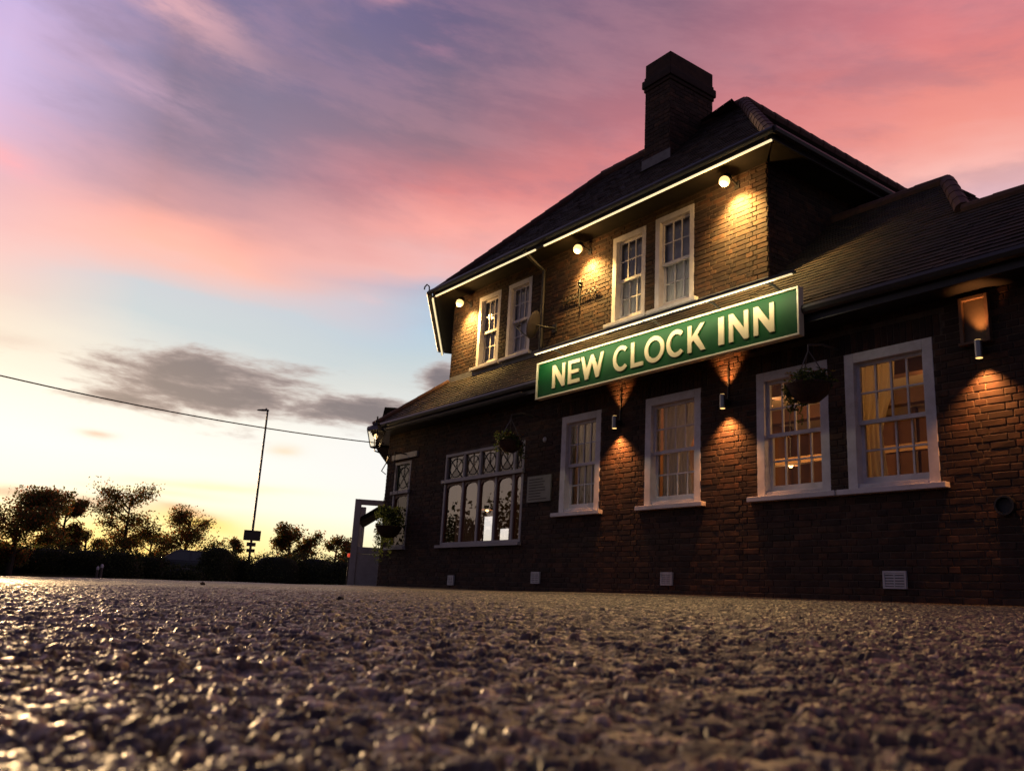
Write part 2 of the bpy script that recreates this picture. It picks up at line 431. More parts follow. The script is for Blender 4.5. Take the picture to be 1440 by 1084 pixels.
def stones(x, y, cell, seed, keep=0.85):
    """height of a bed of rounded chips on a jittered grid, 0..1"""
    gx = np.floor(x / cell); gy = np.floor(y / cell); h = np.zeros_like(x); idv = np.zeros_like(x)
    for dx in (-1, 0, 1):
        for dy in (-1, 0, 1):
            ix = gx + dx; iy = gy + dy
            px = (ix + hash2(ix, iy, seed)) * cell; py = (iy + hash2(ix, iy, seed + 1)) * cell
            a = hash2(ix, iy, seed + 2) * math.pi; e = 0.62 + 0.5 * hash2(ix, iy, seed + 3)
            rad = cell * (0.36 + 0.34 * hash2(ix, iy, seed + 4))
            ca, sa = np.cos(a), np.sin(a)
            u = ((x - px) * ca + (y - py) * sa) / rad; v = ((y - py) * ca - (x - px) * sa) / (rad * e)
            d2 = np.maximum(np.maximum(np.abs(u), np.abs(v)), (np.abs(u * 0.8 + v * 0.6))) * 0.8 + np.hypot(u, v) * 0.2
            top = (0.45 + 0.55 * hash2(ix, iy, seed + 5)) * (hash2(ix, iy, seed + 6) < keep)
            tilt = (hash2(ix, iy, seed + 7) - 0.5) * u * 0.95 + (hash2(ix, iy, seed + 8) - 0.5) * v * 0.95
            hh = top * (1 + tilt) * np.clip(1.0 - d2 ** 3.4, 0, None) ** 0.55
            m = hh > h; h = np.where(m, hh, h); idv = np.where(m, hash2(ix, iy, seed + 9), idv)
    return h, idv


def vnoise(x, y, cell, seed):
    gx = np.floor(x / cell); gy = np.floor(y / cell); fx = x / cell - gx; fy = y / cell - gy
    fx = fx * fx * (3 - 2 * fx); fy = fy * fy * (3 - 2 * fy)
    a = hash2(gx, gy, seed); b = hash2(gx + 1, gy, seed); c = hash2(gx, gy + 1, seed); d = hash2(gx + 1, gy + 1, seed)
    return (a * (1 - fx) + b * fx) * (1 - fy) + (c * (1 - fx) + d * fx) * fy


def make_ground():
    rr = [0.12]
    while rr[-1] < 7.5: rr.append(rr[-1] + max(0.0024, 0.0036 * rr[-1]))
    while rr[-1] < 1500: rr.append(rr[-1] * 1.035)
    rr = np.array(rr)
    mid = math.atan2(fwd[0], fwd[1])
    da = 0.0013
    dense = np.arange(-R(44), R(44), da)
    m1 = np.arange(R(44), R(110), R(0.6)); m2 = np.arange(R(110), R(250), R(5))
    ang = np.concatenate([dense, m1, m2, np.arange(R(250), R(316), R(0.6))]) + mid
    A, RD = np.meshgrid(ang, rr)
    x = (RD * np.sin(A)).ravel(); y = (RD * np.cos(A)).ravel(); r = RD.ravel()
    z = gz(x, y)
    near = r < 9.0
    xn, yn, rn = x[near], y[near], r[near]
    wx = (vnoise(xn, yn, 0.013, 101) - 0.5) * 0.012 + (vnoise(xn, yn, 0.0045, 103) - 0.5) * 0.004
    wy = (vnoise(xn, yn, 0.013, 102) - 0.5) * 0.012 + (vnoise(xn, yn, 0.0045, 104) - 0.5) * 0.004
    h1, id1 = stones(xn + wx, yn + wy, 0.0135, 11, 0.8); h2, id2 = stones(xn + 3 + wx, yn + 5 + wy, 0.0060, 41, 0.85)
    h3, id3 = stones(xn + 9 + wx * 2, yn + 2 + wy * 2, 0.034, 71, 0.5)
    pit = np.clip((vnoise(xn, yn, 0.028, 15) - 0.55) * 3, 0, 1)
    lump = vnoise(xn, yn, 0.09, 5) * 0.6 + vnoise(xn, yn, 0.31, 9) * 1.0
    h = np.maximum(h1 * 0.0052, h2 * 0.0030) * (1 - 0.55 * pit) + 0.0016 * vnoise(xn, yn, 0.0036, 3) + 0.0007 * vnoise(xn, yn, 0.0015, 4) + h3 * 0.0055 * np.clip(rn, 0.2, 1)
    h += (lump - 0.8) * 0.009 * np.clip(rn / 1.0, 0.15, 1.0)
    for seg, wd, dp in (([(70, 1020), (150, 1048), (230, 1062), (330, 1084)], 0.0045, 0.011), ([(-40, 944), (60, 937), (140, 931)], 0.007, 0.012), ([(820, 1000), (900, 985), (985, 990)], 0.004, 0.008)):
        P_ = []
        for px, py in seg:
            d = ray(px, py); d = d * (0.062 / -d[2]) if d[2] < 0 else d; P_.append((d[0], d[1]))
        for (ax, ay), (bx_, by_) in zip(P_[:-1], P_[1:]):
            L2 = (bx_ - ax) ** 2 + (by_ - ay) ** 2
            tt = np.clip(((xn + wx * 2 - ax) * (bx_ - ax) + (yn + wy * 2 - ay) * (by_ - ay)) / L2, 0, 1)
            dd = np.hypot(xn + wx * 2 - ax - tt * (bx_ - ax), yn + wy * 2 - ay - tt * (by_ - ay))
            h -= dp * np.exp(-(dd / wd) ** 2)
    fade = np.clip((9.0 - rn) / 4.0, 0, 1)
    z[near] += h * fade
    n_a, n_r = len(ang), len(rr)
    verts = np.column_stack([x, y, z]); verts = np.vstack([verts, [[0, 0, float(gz(0, 0))]]])
    i = np.arange(n_r - 1)[:, None] * n_a; j = np.arange(n_a)[None, :]; j2 = (j + 1) % n_a
    quads = np.stack([i + j, i + n_a + j, i + n_a + j2, i + j2], -1).reshape(-1, 4)
    cen = len(verts) - 1
    tris = np.stack([np.full(n_a, cen), np.arange(n_a), (np.arange(n_a) + 1) % n_a], -1)
    me = bpy.data.meshes.new('ground')
    nl = quads.size + tris.size; npoly = len(quads) + len(tris)
    me.vertices.add(len(verts)); me.vertices.foreach_set('co', verts.ravel())
    me.loops.add(nl); me.loops.foreach_set('vertex_index', np.concatenate([quads.ravel(), tris.ravel()]))
    me.polygons.add(npoly)
    starts = np.concatenate([np.arange(len(quads)) * 4, quads.size + np.arange(len(tris)) * 3])
    me.polygons.foreach_set('loop_start', starts)
    me.polygons.foreach_set('use_smooth', np.ones(npoly, bool))
    me.update(calc_edges=True)
    ca = me.color_attributes.new('chip', 'FLOAT_COLOR', 'POINT')
    cv = np.full((len(verts), 4), 0.5); cv[:-1][near, 0] = np.where(h1 * 0.0052 > h2 * 0.0030, id1, id2 * 0.7)
    cv[:-1][near, 1] = np.clip(np.maximum(h1 * 1.2, h2 * 0.7), 0, 1)
    ca.data.foreach_set('color', cv.ravel())
    o = bpy.data.objects.new('ground', me); C.objects.link(o)
    # asphalt
    m = bpy.data.materials.new('asphalt'); m.use_nodes = True; t = m.node_tree; p = t.nodes['Principled BSDF']; NN = t.nodes.new; LL = t.links.new
    at = NN('ShaderNodeAttribute'); at.attribute_name = 'chip'; sp = NN('ShaderNodeSeparateColor'); LL(at.outputs['Color'], sp.inputs[0])
    rp = NN('ShaderNodeValToRGB'); e = rp.color_ramp.elements
    e[0].position = 0; e[0].color = (0.022, 0.019, 0.017, 1); e[1].position = 1; e[1].color = (0.58, 0.41, 0.21, 1)
    k = e.new(0.45); k.color = (0.088, 0.062, 0.034, 1); k = e.new(0.8); k.color = (0.22, 0.153, 0.078, 1)
    LL(sp.outputs[0], rp.inputs[0])
    gm = NN('ShaderNodeNewGeometry')
    vo = NN('ShaderNodeTexVoronoi'); vo.inputs['Scale'].default_value = 42; LL(gm.outputs['Position'], vo.inputs['Vector'])
    ns = NN('ShaderNodeTexNoise'); ns.inputs['Scale'].default_value = 1.3; ns.inputs['Detail'].default_value = 8; ns.inputs['Roughness'].default_value = 0.7
    LL(gm.outputs['Position'], ns.inputs['Vector'])
    n2 = NN('ShaderNodeTexNoise'); n2.inputs['Scale'].default_value = 420; n2.inputs['Detail'].default_value = 3; LL(gm.outputs['Position'], n2.inputs['Vector'])
    mm = NN('ShaderNodeMapRange'); mm.inputs[1].default_value = 0.3; mm.inputs[2].default_value = 0.7; mm.inputs[3].default_value = 0.42; mm.inputs[4].default_value = 1.35
    LL(ns.outputs[0], mm.inputs[0])
    mul = NN('ShaderNodeMix'); mul.data_type = 'RGBA'; mul.blend_type = 'MULTIPLY'; mul.inputs[0].default_value = 1.0
    LL(rp.outputs[0], mul.inputs[6]); LL(mm.outputs[0], mul.inputs[7]); 
    bn = NN('ShaderNodeMapRange'); bn.inputs[1].default_value = 0.05; bn.inputs[2].default_value = 0.45; LL(sp.outputs[1], bn.inputs[0])
    bmx = NN('ShaderNodeMix'); bmx.data_type = 'RGBA'; bmx.inputs[6].default_value = (0.020, 0.018, 0.020, 1); LL(bn.outputs[0], bmx.inputs[0]); LL(mul.outputs[2], bmx.inputs[7])
    LL(bmx.outputs[2], p.inputs['Base Color'])
    rg = NN('ShaderNodeMapRange'); rg.inputs[1].default_value = 0.2; rg.inputs[2].default_value = 0.8; rg.inputs[3].default_value = 0.62; rg.inputs[4].default_value = 0.38
    LL(sp.outputs[0], rg.inputs[0]); LL(rg.outputs[0], p.inputs['Roughness'])
    ds = NN('ShaderNodeVectorMath'); ds.operation = 'LENGTH'; LL(gm.outputs['Position'], ds.inputs[0])
    fd = NN('ShaderNodeMapRange'); fd.inputs[1].default_value = 4.0; fd.inputs[2].default_value = 9.0; fd.inputs[3].default_value = 0.0; fd.inputs[4].default_value = 1.0
    LL(ds.outputs['Value'], fd.inputs[0])
    b1 = NN('ShaderNodeBump'); b1.inputs['Distance'].default_value = 0.012; LL(fd.outputs[0], b1.inputs['Strength']); LL(vo.outputs['Distance'], b1.inputs['Height']); b1.invert = True
    b2 = NN('ShaderNodeBump'); b2.inputs['Distance'].default_value = 0.0012; b2.inputs['Strength'].default_value = 0.5
    LL(n2.outputs[0], b2.inputs['Height']); LL(b1.outputs[0], b2.inputs['Normal']); LL(b2.outputs[0], p.inputs['Normal'])
    p.inputs['Specular IOR Level'].default_value = 0.45
    me.materials.append(m)
    tag(o, kind='structure')
    return o


make_ground()

# ------------------------------------------------------------------ the inn
inn = empty('public_house', (-10.0, 9.5, 0.27), 'two-storey dark brick inn with hipped tiled roof, tall chimney and white sash windows', 'pub')


def part(name, mb, m, parent=inn, **k):
    o = mb.build(name, m, None, **k)
    root = parent
    off = Vector((0, 0, 0)); q = root
    while q is not None: off += Vector(q.location); q = q.parent
    o.data.transform(Matrix.Translation(-off)); o.parent = root
    return o


BR = [(0.080, 0.044, 0.030), (0.060, 0.035, 0.027), (0.098, 0.050, 0.032), (0.044, 0.029, 0.025), (0.072, 0.045, 0.034), (0.052, 0.030, 0.024)]


def jit(c, k=0.2):
    s = 1 + random.uniform(-k, k); return tuple(max(0.004, v * s) for v in c)


def brick_face(mb, o, ux, nx, x0, x1, z0, z1, proud=0.007, cols=BR):
    """one brick on a wall with origin o, unit run ux (3d), outward normal nx"""
    pr = proud + random.uniform(-0.002, 0.0025); ch = 0.005
    def P3(x, z, d): return (o[0] + ux[0] * x + nx[0] * d, o[1] + ux[1] * x + nx[1] * d, z)
    j = lambda: random.uniform(-0.0017, 0.0017)
    e = lambda: random.uniform(-0.002, 0.002)
    bk = [P3(x0, z0, 0), P3(x1, z0, 0), P3(x1, z1, 0), P3(x0, z1, 0)]
    a = [P3(x0 + e(), z0 + e(), pr - 0.003), P3(x1 + e(), z0 + e(), pr - 0.003), P3(x1 + e(), z1 + e(), pr - 0.003), P3(x0 + e(), z1 + e(), pr - 0.003)]
    f = [P3(x0 + ch, z0 + ch, pr + j()), P3(x1 - ch, z0 + ch, pr + j()), P3(x1 - ch, z1 - ch, pr + j()), P3(x0 + ch, z1 - ch, pr + j())]
    c = jit(random.choice(cols))
    fs = [(8, 9, 10, 11)]
    for k in range(4):
        k2 = (k + 1) % 4
        fs.append((k, k2, 4 + k2, 4 + k)); fs.append((4 + k, 4 + k2, 8 + k2, 8 + k))
    mb.mesh(bk + a + f, fs, c)


def brick_wall(name, o, ux, nx, x0, x1, z0, z1, holes=(), thick=0.28, soldiers=(), parent=inn, inner=True):
    """mortar body with openings plus Flemish-bond bricks"""
    xs = sorted({x0, x1, *[h[0] for h in holes], *[h[1] for h in holes]}); zs = sorted({z0, z1, *[h[2] for h in holes], *[h[3] for h in holes]})
    xs = [x for x in xs if x0 <= x <= x1]; zs = [z for z in zs if z0 <= z <= z1]
    body = MB()
    def P3(x, z, d): return (o[0] + ux[0] * x + nx[0] * d, o[1] + ux[1] * x + nx[1] * d, z)
    def solid(i, k):
        if i < 0 or k < 0 or i >= len(xs) - 1 or k >= len(zs) - 1: return False
        cx, cz = (xs[i] + xs[i + 1]) / 2, (zs[k] + zs[k + 1]) / 2
        return not any(h[0] < cx < h[1] and h[2] < cz < h[3] for h in holes)
    for i in range(len(xs) - 1):
        for k in range(len(zs) - 1):
            if not solid(i, k): continue
            a, b, c, d = xs[i], xs[i + 1], zs[k], zs[k + 1]
            body.face([P3(a, c, 0), P3(b, c, 0), P3(b, d, 0), P3(a, d, 0)])
            body.face([P3(a, c, -thick), P3(a, d, -thick), P3(b, d, -thick), P3(b, c, -thick)])
            if not solid(i - 1, k): body.face([P3(a, c, 0), P3(a, d, 0), P3(a, d, -thick), P3(a, c, -thick)])
            if not solid(i + 1, k): body.face([P3(b, c, 0), P3(b, c, -thick), P3(b, d, -thick), P3(b, d, 0)])
            if not solid(i, k - 1): body.face([P3(a, c, 0), P3(a, c, -thick), P3(b, c, -thick), P3(b, c, 0)])
            if not solid(i, k + 1): body.face([P3(a, d, 0), P3(b, d, 0), P3(b, d, -thick), P3(a, d, -thick)])
    w = part(name, body, M['mortar'], parent)
    bb = MB(); H = 0.058; J = 0.010; ST = 0.215; HD = 0.1025
    blocks = list(holes) + [(s[0], s[1], s[2], s[3]) for s in soldiers]
    row = 0; z = z0
    while z < z1 - 0.02:
        zt = min(z + H, z1)
        x = x0 - (0.0 if row % 2 else 0.16); st = row % 2
        k = 0
        while x < x1:
            ln = ST if (k + st) % 2 == 0 else HD
            segs = [(max(x, x0), min(x + ln, x1))]
            for h in blocks:
                if h[2] - 0.02 < (z + zt) / 2 < h[3] + 0.02:
                    ns = []
                    for a, b in segs:
                        if b <= h[0] or a >= h[1]: ns.append((a, b)); continue
                        if a < h[0]: ns.append((a, h[0]))
                        if b > h[1]: ns.append((h[1], b))
                    segs = ns
            for a, b in segs:
                if b - a > 0.025: brick_face(bb, o, ux, nx, a, b, z, zt)
            x += ln + J; k += 1
        z += H + J; row += 1
    for s in soldiers:
        x = s[0]
        while x < s[1] - 0.03:
            brick_face(bb, o, ux, nx, x, min(x + H, s[1]), s[2], s[3] - 0.008); x += H + J
    part('brickwork', bb, M['brick'], w)
    return w


X_, NY = (1, 0), (0, -1)
GZ = 0.12
# openings (x0,x1,z0,z1)
SASH = [(-9.80, -8.95, 1.355, 2.75), (-8.09, -7.145, 1.355, 2.755), (-6.31, -5.375, 1.355, 2.77), (-5.175, -4.22, 1.355, 2.77)]
BAY = (-12.93, -10.67, 0.975, 2.52); SLIM = (-14.73, -14.13, 0.975, 2.55)
UP = [(-13.13, -12.43, 4.245, 5.61), (-12.20, -11.51, 4.245, 5.61), (-9.47, -8.755, 4.245, 5.64), (-8.56, -7.81, 4.245, 5.66)]
YU = 8.6
XL = -15.06                             # left corner of the ground floor
SD = (-0.82, 0.572); SN = (-0.572, -0.82)   # run and outward normal of the splayed end
CW = [SASH[0], SASH[1], SASH[2], SASH[3], BAY, SLIM]
brick_wall('front_wall', (0, YW), X_, NY, XL, 2.5, GZ, 3.2, CW, soldiers=[(h[0] - 0.11, h[1] + 0.11, h[3] + 0.003, h[3] + 0.223) for h in SASH])
brick_wall('splayed_wall', (XL, YW), SD, SN, 0.0, 5.2, GZ, 3.2)
XUL, XUR = -14.0, -6.57
brick_wall('upper_front_wall', (0, YU), X_, NY, XUL, XUR, 3.95, 5.95, UP)
brick_wall('upper_splayed_wall', (XUL, YU), SD, SN, 0.0, 3.9, 3.95, 5.95)
brick_wall('upper_side_wall', (XUR, YU), (0, 1), (1, 0), 0.0, 8.0, 3.2, 5.95)
b = MB()                                # shell at the back, never bare to the sky from the side
b.box((-22.0, 13.6, 0.1), (2.5, 13.85, 0.7)); b.box((-22.0, 13.6, 2.55), (2.5, 13.85, 3.3)); b.box((-15.1, 13.6, 0.7), (2.5, 13.85, 2.55))
part('back_wall', b, M['mortar'])
b = MB(); b.box((2.25, 8.29, 0.1), (2.5, 13.59, 3.3)); part('end_wall', b, M['mortar'])
b = MB(); b.box((-17.2, 10.9, 3.3), (-6.85, 13.6, 5.9)); part('upper_back_block', b, M['mortar'])
b = MB(); b.box((-13.99, 8.585, 4.02), (-6.57, 8.615, 4.215)); part('lead_flashing', b, M['lead'])
# ---- sash windows


def sash_window(x0, x1, z0, z1, Y, cols, glass, back, parent=inn, fw=0.105, label=None):
    f = MB()
    yo, yi = Y - 0.006, Y + 0.14
    f.box((x0, yo, z0), (x0 + fw, yi, z1)); f.box((x1 - fw, yo, z0), (x1, yi, z1))
    f.box((x0 + fw, yo, z1 - fw), (x1 - fw, yi, z1)); f.box((x0 + fw, yo + 0.02, z0), (x1 - fw, yi, z0 + 0.05))
    w = part('window', f, M['paint'], parent, bevel=0.004)
    if label: w['label'] = label
    s = MB(); s.box((x0 - 0.09, Y - 0.085, z0 - 0.06), (x1 + 0.085, Y + 0.02, z0 - 0.004)); part('sill', s, M['paint'], w, bevel=0.006)
    zm = (z0 + z1) / 2 - 0.02
    for (za, zb, ya, nm) in ((zm - 0.025, z1 - fw, Y + 0.055, 'upper_sash'), (z0 + 0.05, zm + 0.02, Y + 0.098, 'lower_sash')):
        q = MB(); xa, xb = x0 + fw, x1 - fw; st = 0.035; rb = 0.075 if nm == 'lower_sash' else 0.042; rt = 0.035
        yb = ya + 0.035
        q.box((xa, ya, za), (xa + st, yb, zb)); q.box((xb - st, ya, za), (xb, yb, zb))
        q.box((xa + st, ya, za), (xb - st, yb, za + rb)); q.box((xa + st, ya, zb - rt), (xb - st, yb, zb))
        gw = 0.018; ix0, ix1, iz0, iz1 = xa + st, xb - st, za + rb, zb - rt
        zmid = (iz0 + iz1) / 2
        for k in range(1, cols):
            x = ix0 + (ix1 - ix0) * k / cols
            q.box((x - gw / 2, ya + 0.006, iz0), (x + gw / 2, yb - 0.004, iz1))
        q.box((ix0, ya + 0.009, zmid - gw / 2), (ix1, yb - 0.007, zmid + gw / 2))
        so_ = part(nm, q, M['paint'], w)
        g = MB(); y = ya + 0.018
        g.face([(ix0, y, iz0), (ix1, y, iz0), (ix1, y, iz1), (ix0, y, iz1)])
        part('pane', g, glass, w)
    if back: back(w, x0 + fw, x1 - fw, z0, z1, Y)
    return w


def drape(mb, x0, x1, z0, z1, Y, folds, amp, gather=None):
    """a pleated curtain hung between x0 and x1; gather=(side, amount, zknot) pulls it back"""
    nu, nv = folds * 8, 14; vs = []
    for j in range(nv + 1):
        z = z1 + (z0 - z1) * j / nv; t = j / nv
        for i in range(nu + 1):
            u = i / nu
            a, bb = x0, x1
            if gather:
                side, am, kn = gather
                k = math.exp(-((t - kn) / 0.28) ** 2) * am if t < kn else am * (1 - 0.35 * (t - kn) / (1 - kn + 1e-6))
                if side < 0: bb = x1 - (x1 - x0) * k
                else: a = x0 + (x1 - x0) * k
            vs.append((a + (bb - a) * u, Y + amp * math.sin(u * folds * 2 * math.pi + 0.6 * math.sin(t * 3)) * (0.6 + 0.4 * t), z))
    fs = [(j * (nu + 1) + i, j * (nu + 1) + i + 1, (j + 1) * (nu + 1) + i + 1, (j + 1) * (nu + 1) + i) for j in range(nv) for i in range(nu)]
    mb.mesh(vs, fs)


def back_blind(w, x0, x1, z0, z1, Y):
    d = MB(); drape(d, x0 - 0.02, x1 + 0.02, z0, z1, Y + 0.26, 9, 0.012); part('curtain', d, M['blind'], w, smooth=True)


def back_net(w, x0, x1, z0, z1, Y):
    d = MB(); drape(d, x0 - 0.05, x1 - 0.10, z0, z1, Y + 0.27, 8, 0.022, (-1, 0.34, 0.55)); part('curtain', d, M['net'], w, smooth=True)


def back_side(w, x0, x1, z0, z1, Y):
    d = MB(); drape(d, x0 - 0.10, x0 + 0.30, z0, z1, Y + 0.27, 4, 0.03, (-1, 0.45, 0.6)); part('curtain', d, M['curtain_gold'], w, smooth=True)


def back_up(w, x0, x1, z0, z1, Y):
    d = MB(); drape(d, x0 - 0.02, x1 + 0.02, z0, z1, Y + 0.150, 7, 0.009); part('curtain', d, M['net_white'], w, smooth=True)


sash_window(*SASH[0], YW, 4, M['glass'], back_blind, label='window closed off by a pale pleated blind')
sash_window(*SASH[1], YW, 4, M['glass'], back_net, label='window with a pale net curtain drawn back from a lit wall')
sash_window(*SASH[2], YW, 4, M['glass'], None, label='window without curtains, half behind a hanging basket')
sash_window(*SASH[3], YW, 4, M['glass'], back_side, label='window with a gold curtain down its near side')
for u in UP: sash_window(*u, YU, 3, M['glass_up'], back_up, fw=0.085)

# ---- wide casement with leaded top lights


def leaded(mb, x0, x1, z0, z1, y):
    cx = (x0 + x1) / 2; w = x1 - x0; h = z1 - z0; r = 0.006
    pts = [(cx + w * 0.40 * math.sin(t) * (1 if True else 1), y, z0 + h * 0.50 + h * 0.40 * math.cos(t)) for t in [k * 2 * math.pi / 24 for k in range(25)]]
    mb.tube(pts, r, 5)
    mb.tube([(x0 + w * 0.06, y, z0), (cx, y, z0 + h * 0.48), (x1 - w * 0.06, y, z0)], r, 5)
    mb.tube([(cx, y, z0 + h * 0.48), (cx, y, z1)], r, 5)
    mb.tube([(x0, y, z1), (cx - w * 0.02, y, z0 + h * 0.48)], r * 0.8, 5); mb.tube([(x1, y, z1), (cx + w * 0.02, y, z0 + h * 0.48)], r * 0.8, 5)


def casement(x0, x1, z0, z1, zt, n, glass, label, ms=(), green=False):
    Y = YW; f = MB(); fw = 0.05
    f.box((x0, Y - 0.012, z0), (x0 + fw, Y + 0.11, z1)); f.box((x1 - fw, Y - 0.012, z0), (x1, Y + 0.11, z1))
    f.box((x0 + fw, Y - 0.012, z1 - fw), (x1 - fw, Y + 0.11, z1)); f.box((x0 + fw, Y - 0.012, z0), (x1 - fw, Y + 0.11, z0 + 0.04))
    f.box((x0 - 0.05, Y - 0.05, zt - 0.03), (x1 + 0.02, Y + 0.108, zt + 0.03))
    ms = list(ms) or [x0 + fw + (x1 - x0 - 2 * fw) / n * k for k in range(1, n)]
    ed = [x0 + fw] + ms + [x1 - fw]
    for k in range(1, n):
        x = ms[k - 1]
        f.box((x - 0.028, Y - 0.006, z0 + 0.04), (x + 0.028, Y + 0.034, zt - 0.03)); f.box((x - 0.028, Y - 0.006, zt + 0.03), (x + 0.028, Y + 0.034, z1 - fw))
    w = part('window', f, M['paint_grey'], inn, bevel=0.004); w['label'] = label
    s = MB(); s.box((x0 - 0.08, Y - 0.07, z0 - 0.05), (x1 + 0.02, Y + 0.02, z0 - 0.004)); part('sill', s, M['paint_grey'], w)
    for k in range(n):
        a = ed[k] + (0.028 if k else 0); c = ed[k + 1] - (0.028 if k < n - 1 else 0)
        g = MB(); y = Y + 0.03; za, zb = z0 + 0.04, zt - 0.03
        g.face([(a, y, za), (c, y, za), (c, y, zb), (a, y, zb)]); part('pane', g, glass, w)
        q = MB(); t = 0.022
        q.box((a, y - 0.02, za), (a + t, y - 0.004, zb)); q.box((c - t, y - 0.02, za), (c, y - 0.004, zb))
        # head: board with an arched lower edge
        m_ = 12; hw = (c - a) / 2 - t; cx = (a + c) / 2; top = zb; rise = 0.07
        lo = [(cx - hw + 2 * hw * i / m_, zb - 0.035 - rise * (1 - math.sqrt(max(0, 1 - ((i / m_) * 2 - 1) ** 2)))) for i in range(m_ + 1)]
        for i in range(m_):
            (xa, z_a), (xb, z_b) = lo[i], lo[i + 1]
            q.mesh([(xa, y - 0.02, z_a), (xb, y - 0.02, z_b), (xb, y - 0.02, top), (xa, y - 0.02, top), (xa, y - 0.004, z_a), (xb, y - 0.004, z_b)],
                   [(0, 1, 2, 3), (0, 4, 5, 1)])
        part('casement_frame', q, M['wood_red'], w)
        g = MB(); za, zb = zt + 0.03, z1 - fw
        g.face([(a, y, za), (c, y, za), (c, y, zb), (a, y, zb)]); part('top_light', g, M['stained_green'] if green else M['stained'], w)
        l = MB(); leaded(l, a, c, za, zb, y - 0.008); part('lead_came', l, M['leaded'], w)
        g = MB(); cx = (a + c) / 2; h = zb - za
        g.face([(a + (c - a) * 0.1, y - 0.004, za), (c - (c - a) * 0.1, y - 0.004, za), (cx, y - 0.004, za + h * 0.46)]); part('red_glass', g, M['stained_red'], w)
    return w


ZT = 2.045
casement(*BAY, ZT, 5, M['glass_bay'], 'wide five-light window with leaded top lights and arched red-brown frames', ms=(-12.35, -11.875, -11.40, -10.93))
casement(*SLIM, 1.975, 1, M['glass'], 'slim single-light window with a small green leaded top light', green=True)
b = MB(); b.box((-14.83, 7.955, 2.60), (-13.9, 7.99, 2.70)); part('lintel_board', b, M['paint_grey'])

# ---- interior
b = MB()
def slab(mb, z0, z1):
    pl = [(-15.25, 8.36), (2.2, 8.36), (2.2, 13.55), (-22.2, 13.55), (-22.2, 13.4)]
    n = len(pl); mb.mesh([(x, y, z0) for x, y in pl] + [(x, y, z1) for x, y in pl], [tuple(range(n))[::-1], tuple(range(n, 2 * n))] + [(i, (i + 1) % n, n + (i + 1) % n, n + i) for i in range(n)])
slab(b, 0.30, 0.36); part('room_floor', b, M['room_dark'])
b = MB(); slab(b, 3.06, 3.12); part('room_ceiling', b, M['ceiling'])
holes = []
for (pa, ya, pb, yb) in ((677, 726, 693, 768), (699, 743, 714, 768)):
    (xa, za), (xb, zb) = onY(pa, ya, 12.3), onY(pb, yb, 12.3); holes.append((xa, xb, zb, za))
xs = sorted([-21.0, 2.2] + [h[0] for h in holes] + [h[1] for h in holes]); b = MB()
for xa, xb in zip(xs[:-1], xs[1:]):
    hh = [h for h in holes if h[0] - 1e-6 <= xa and xb <= h[1] + 1e-6]
    if hh: b.box((xa, 12.3, 0.36), (xb, 12.4, hh[0][2])); b.box((xa, 12.3, hh[0][3]), (xb, 12.4, 3.06))
    else: b.box((xa, 12.3, 0.36), (xb, 12.4, 3.06))
part('room_wall', b, M['room_wall'])
b = MB(); b.box((-10.3, 8.3, 0.36), (-10.2, 12.3, 3.06)); part('partition', b, M['room_wall'])
b = MB(); b.box((-8.75, 8.3, 0.36), (-8.65, 12.3, 3.06)); part('partition', b, M['room_wall'])
b = MB(); b.box((-10.19, 9.6, 0.36), (-8.76, 9.66, 3.05)); part('partition', b, M['blind'])
b = MB()                               # panelled bar back with beams
for k in range(13): b.box((-8.6 + k * 0.7, 11.6, 0.36), (-8.52 + k * 0.7, 11.68, 3.05))
b.box((-8.6, 11.58, 1.95), (0.2, 11.70, 2.08)); b.box((-8.6, 11.62, 0.37), (0.2, 11.66, 1.90)); b.box((-8.6, 9.3, 2.86), (0.2, 9.46, 3.05)); b.box((-8.6, 10.6, 2.86), (0.2, 10.76, 3.05)); b.box((-8.64, 8.4, 1.28), (-8.60, 11.5, 1.36)); b.box((-8.64, 9.2, 1.7), (-8.61, 9.75, 2.4))
part('bar_panelling', b, M['room_dark'])
b = MB(); b.box((-8.6, 10.15, 2.14), (0.2, 10.25, 2.23)); part('shelf_beam', b, M['room_beam'])
for k in range(6): b = MB(); b.box((-8.2 + k * 1.35, 10.16, 0.36), (-8.12 + k * 1.35, 10.24, 2.138)); part('screen_post', b, M['room_dark'])
random.seed(4)
for k in range(9):
    x = -8.45 + k * 0.78; z = random.uniform(1.3, 1.6); b = MB(); b.box((x, 11.55, z), (x + random.uniform(0.25, 0.45), 11.575, z + random.uniform(0.3, 0.5))); part('picture', b, M['board'])
b = MB(); b.box((-15.1, 13.55, 0.36), (-15.0, 13.58, 1.0)); part('room_trim', b, M['room_dark'])

# pendants inside (things hanging in the rooms)


def pendant(x, y, z, power, label, col=(1.0, 0.50, 0.18), r=0.035):
    e = empty('pendant_lamp', (x, y, 3.05), label, 'pendant lamp', 'lamps hanging inside the rooms')
    a = MB(); a.tube([(x, y, 3.05), (x, y, z + 0.12)], 0.006, 6)
    c = MB(); c.lathe([(0.02, 0.12), (0.05, 0.10), (0.12, 0.0), (0.115, 0.0), (0.045, 0.09), (0.0, 0.105)], (x, y, z), 18)
    d = MB(); d.lathe([(0.0, r * 1.1)] + [(r * math.sin(t), r * math.cos(t)) for t in [math.pi * k / 10 for k in range(1, 11)]], (x, y, z), 14)
    place(e, a.build('cord', M['black']), c.build('shade', M['coir']), d.build('bulb', M['bulb_soft'], smooth=True))
    lamp('room_light', 'POINT', (x, y, z - 0.12), power, col, e, shadow_soft_size=0.06)


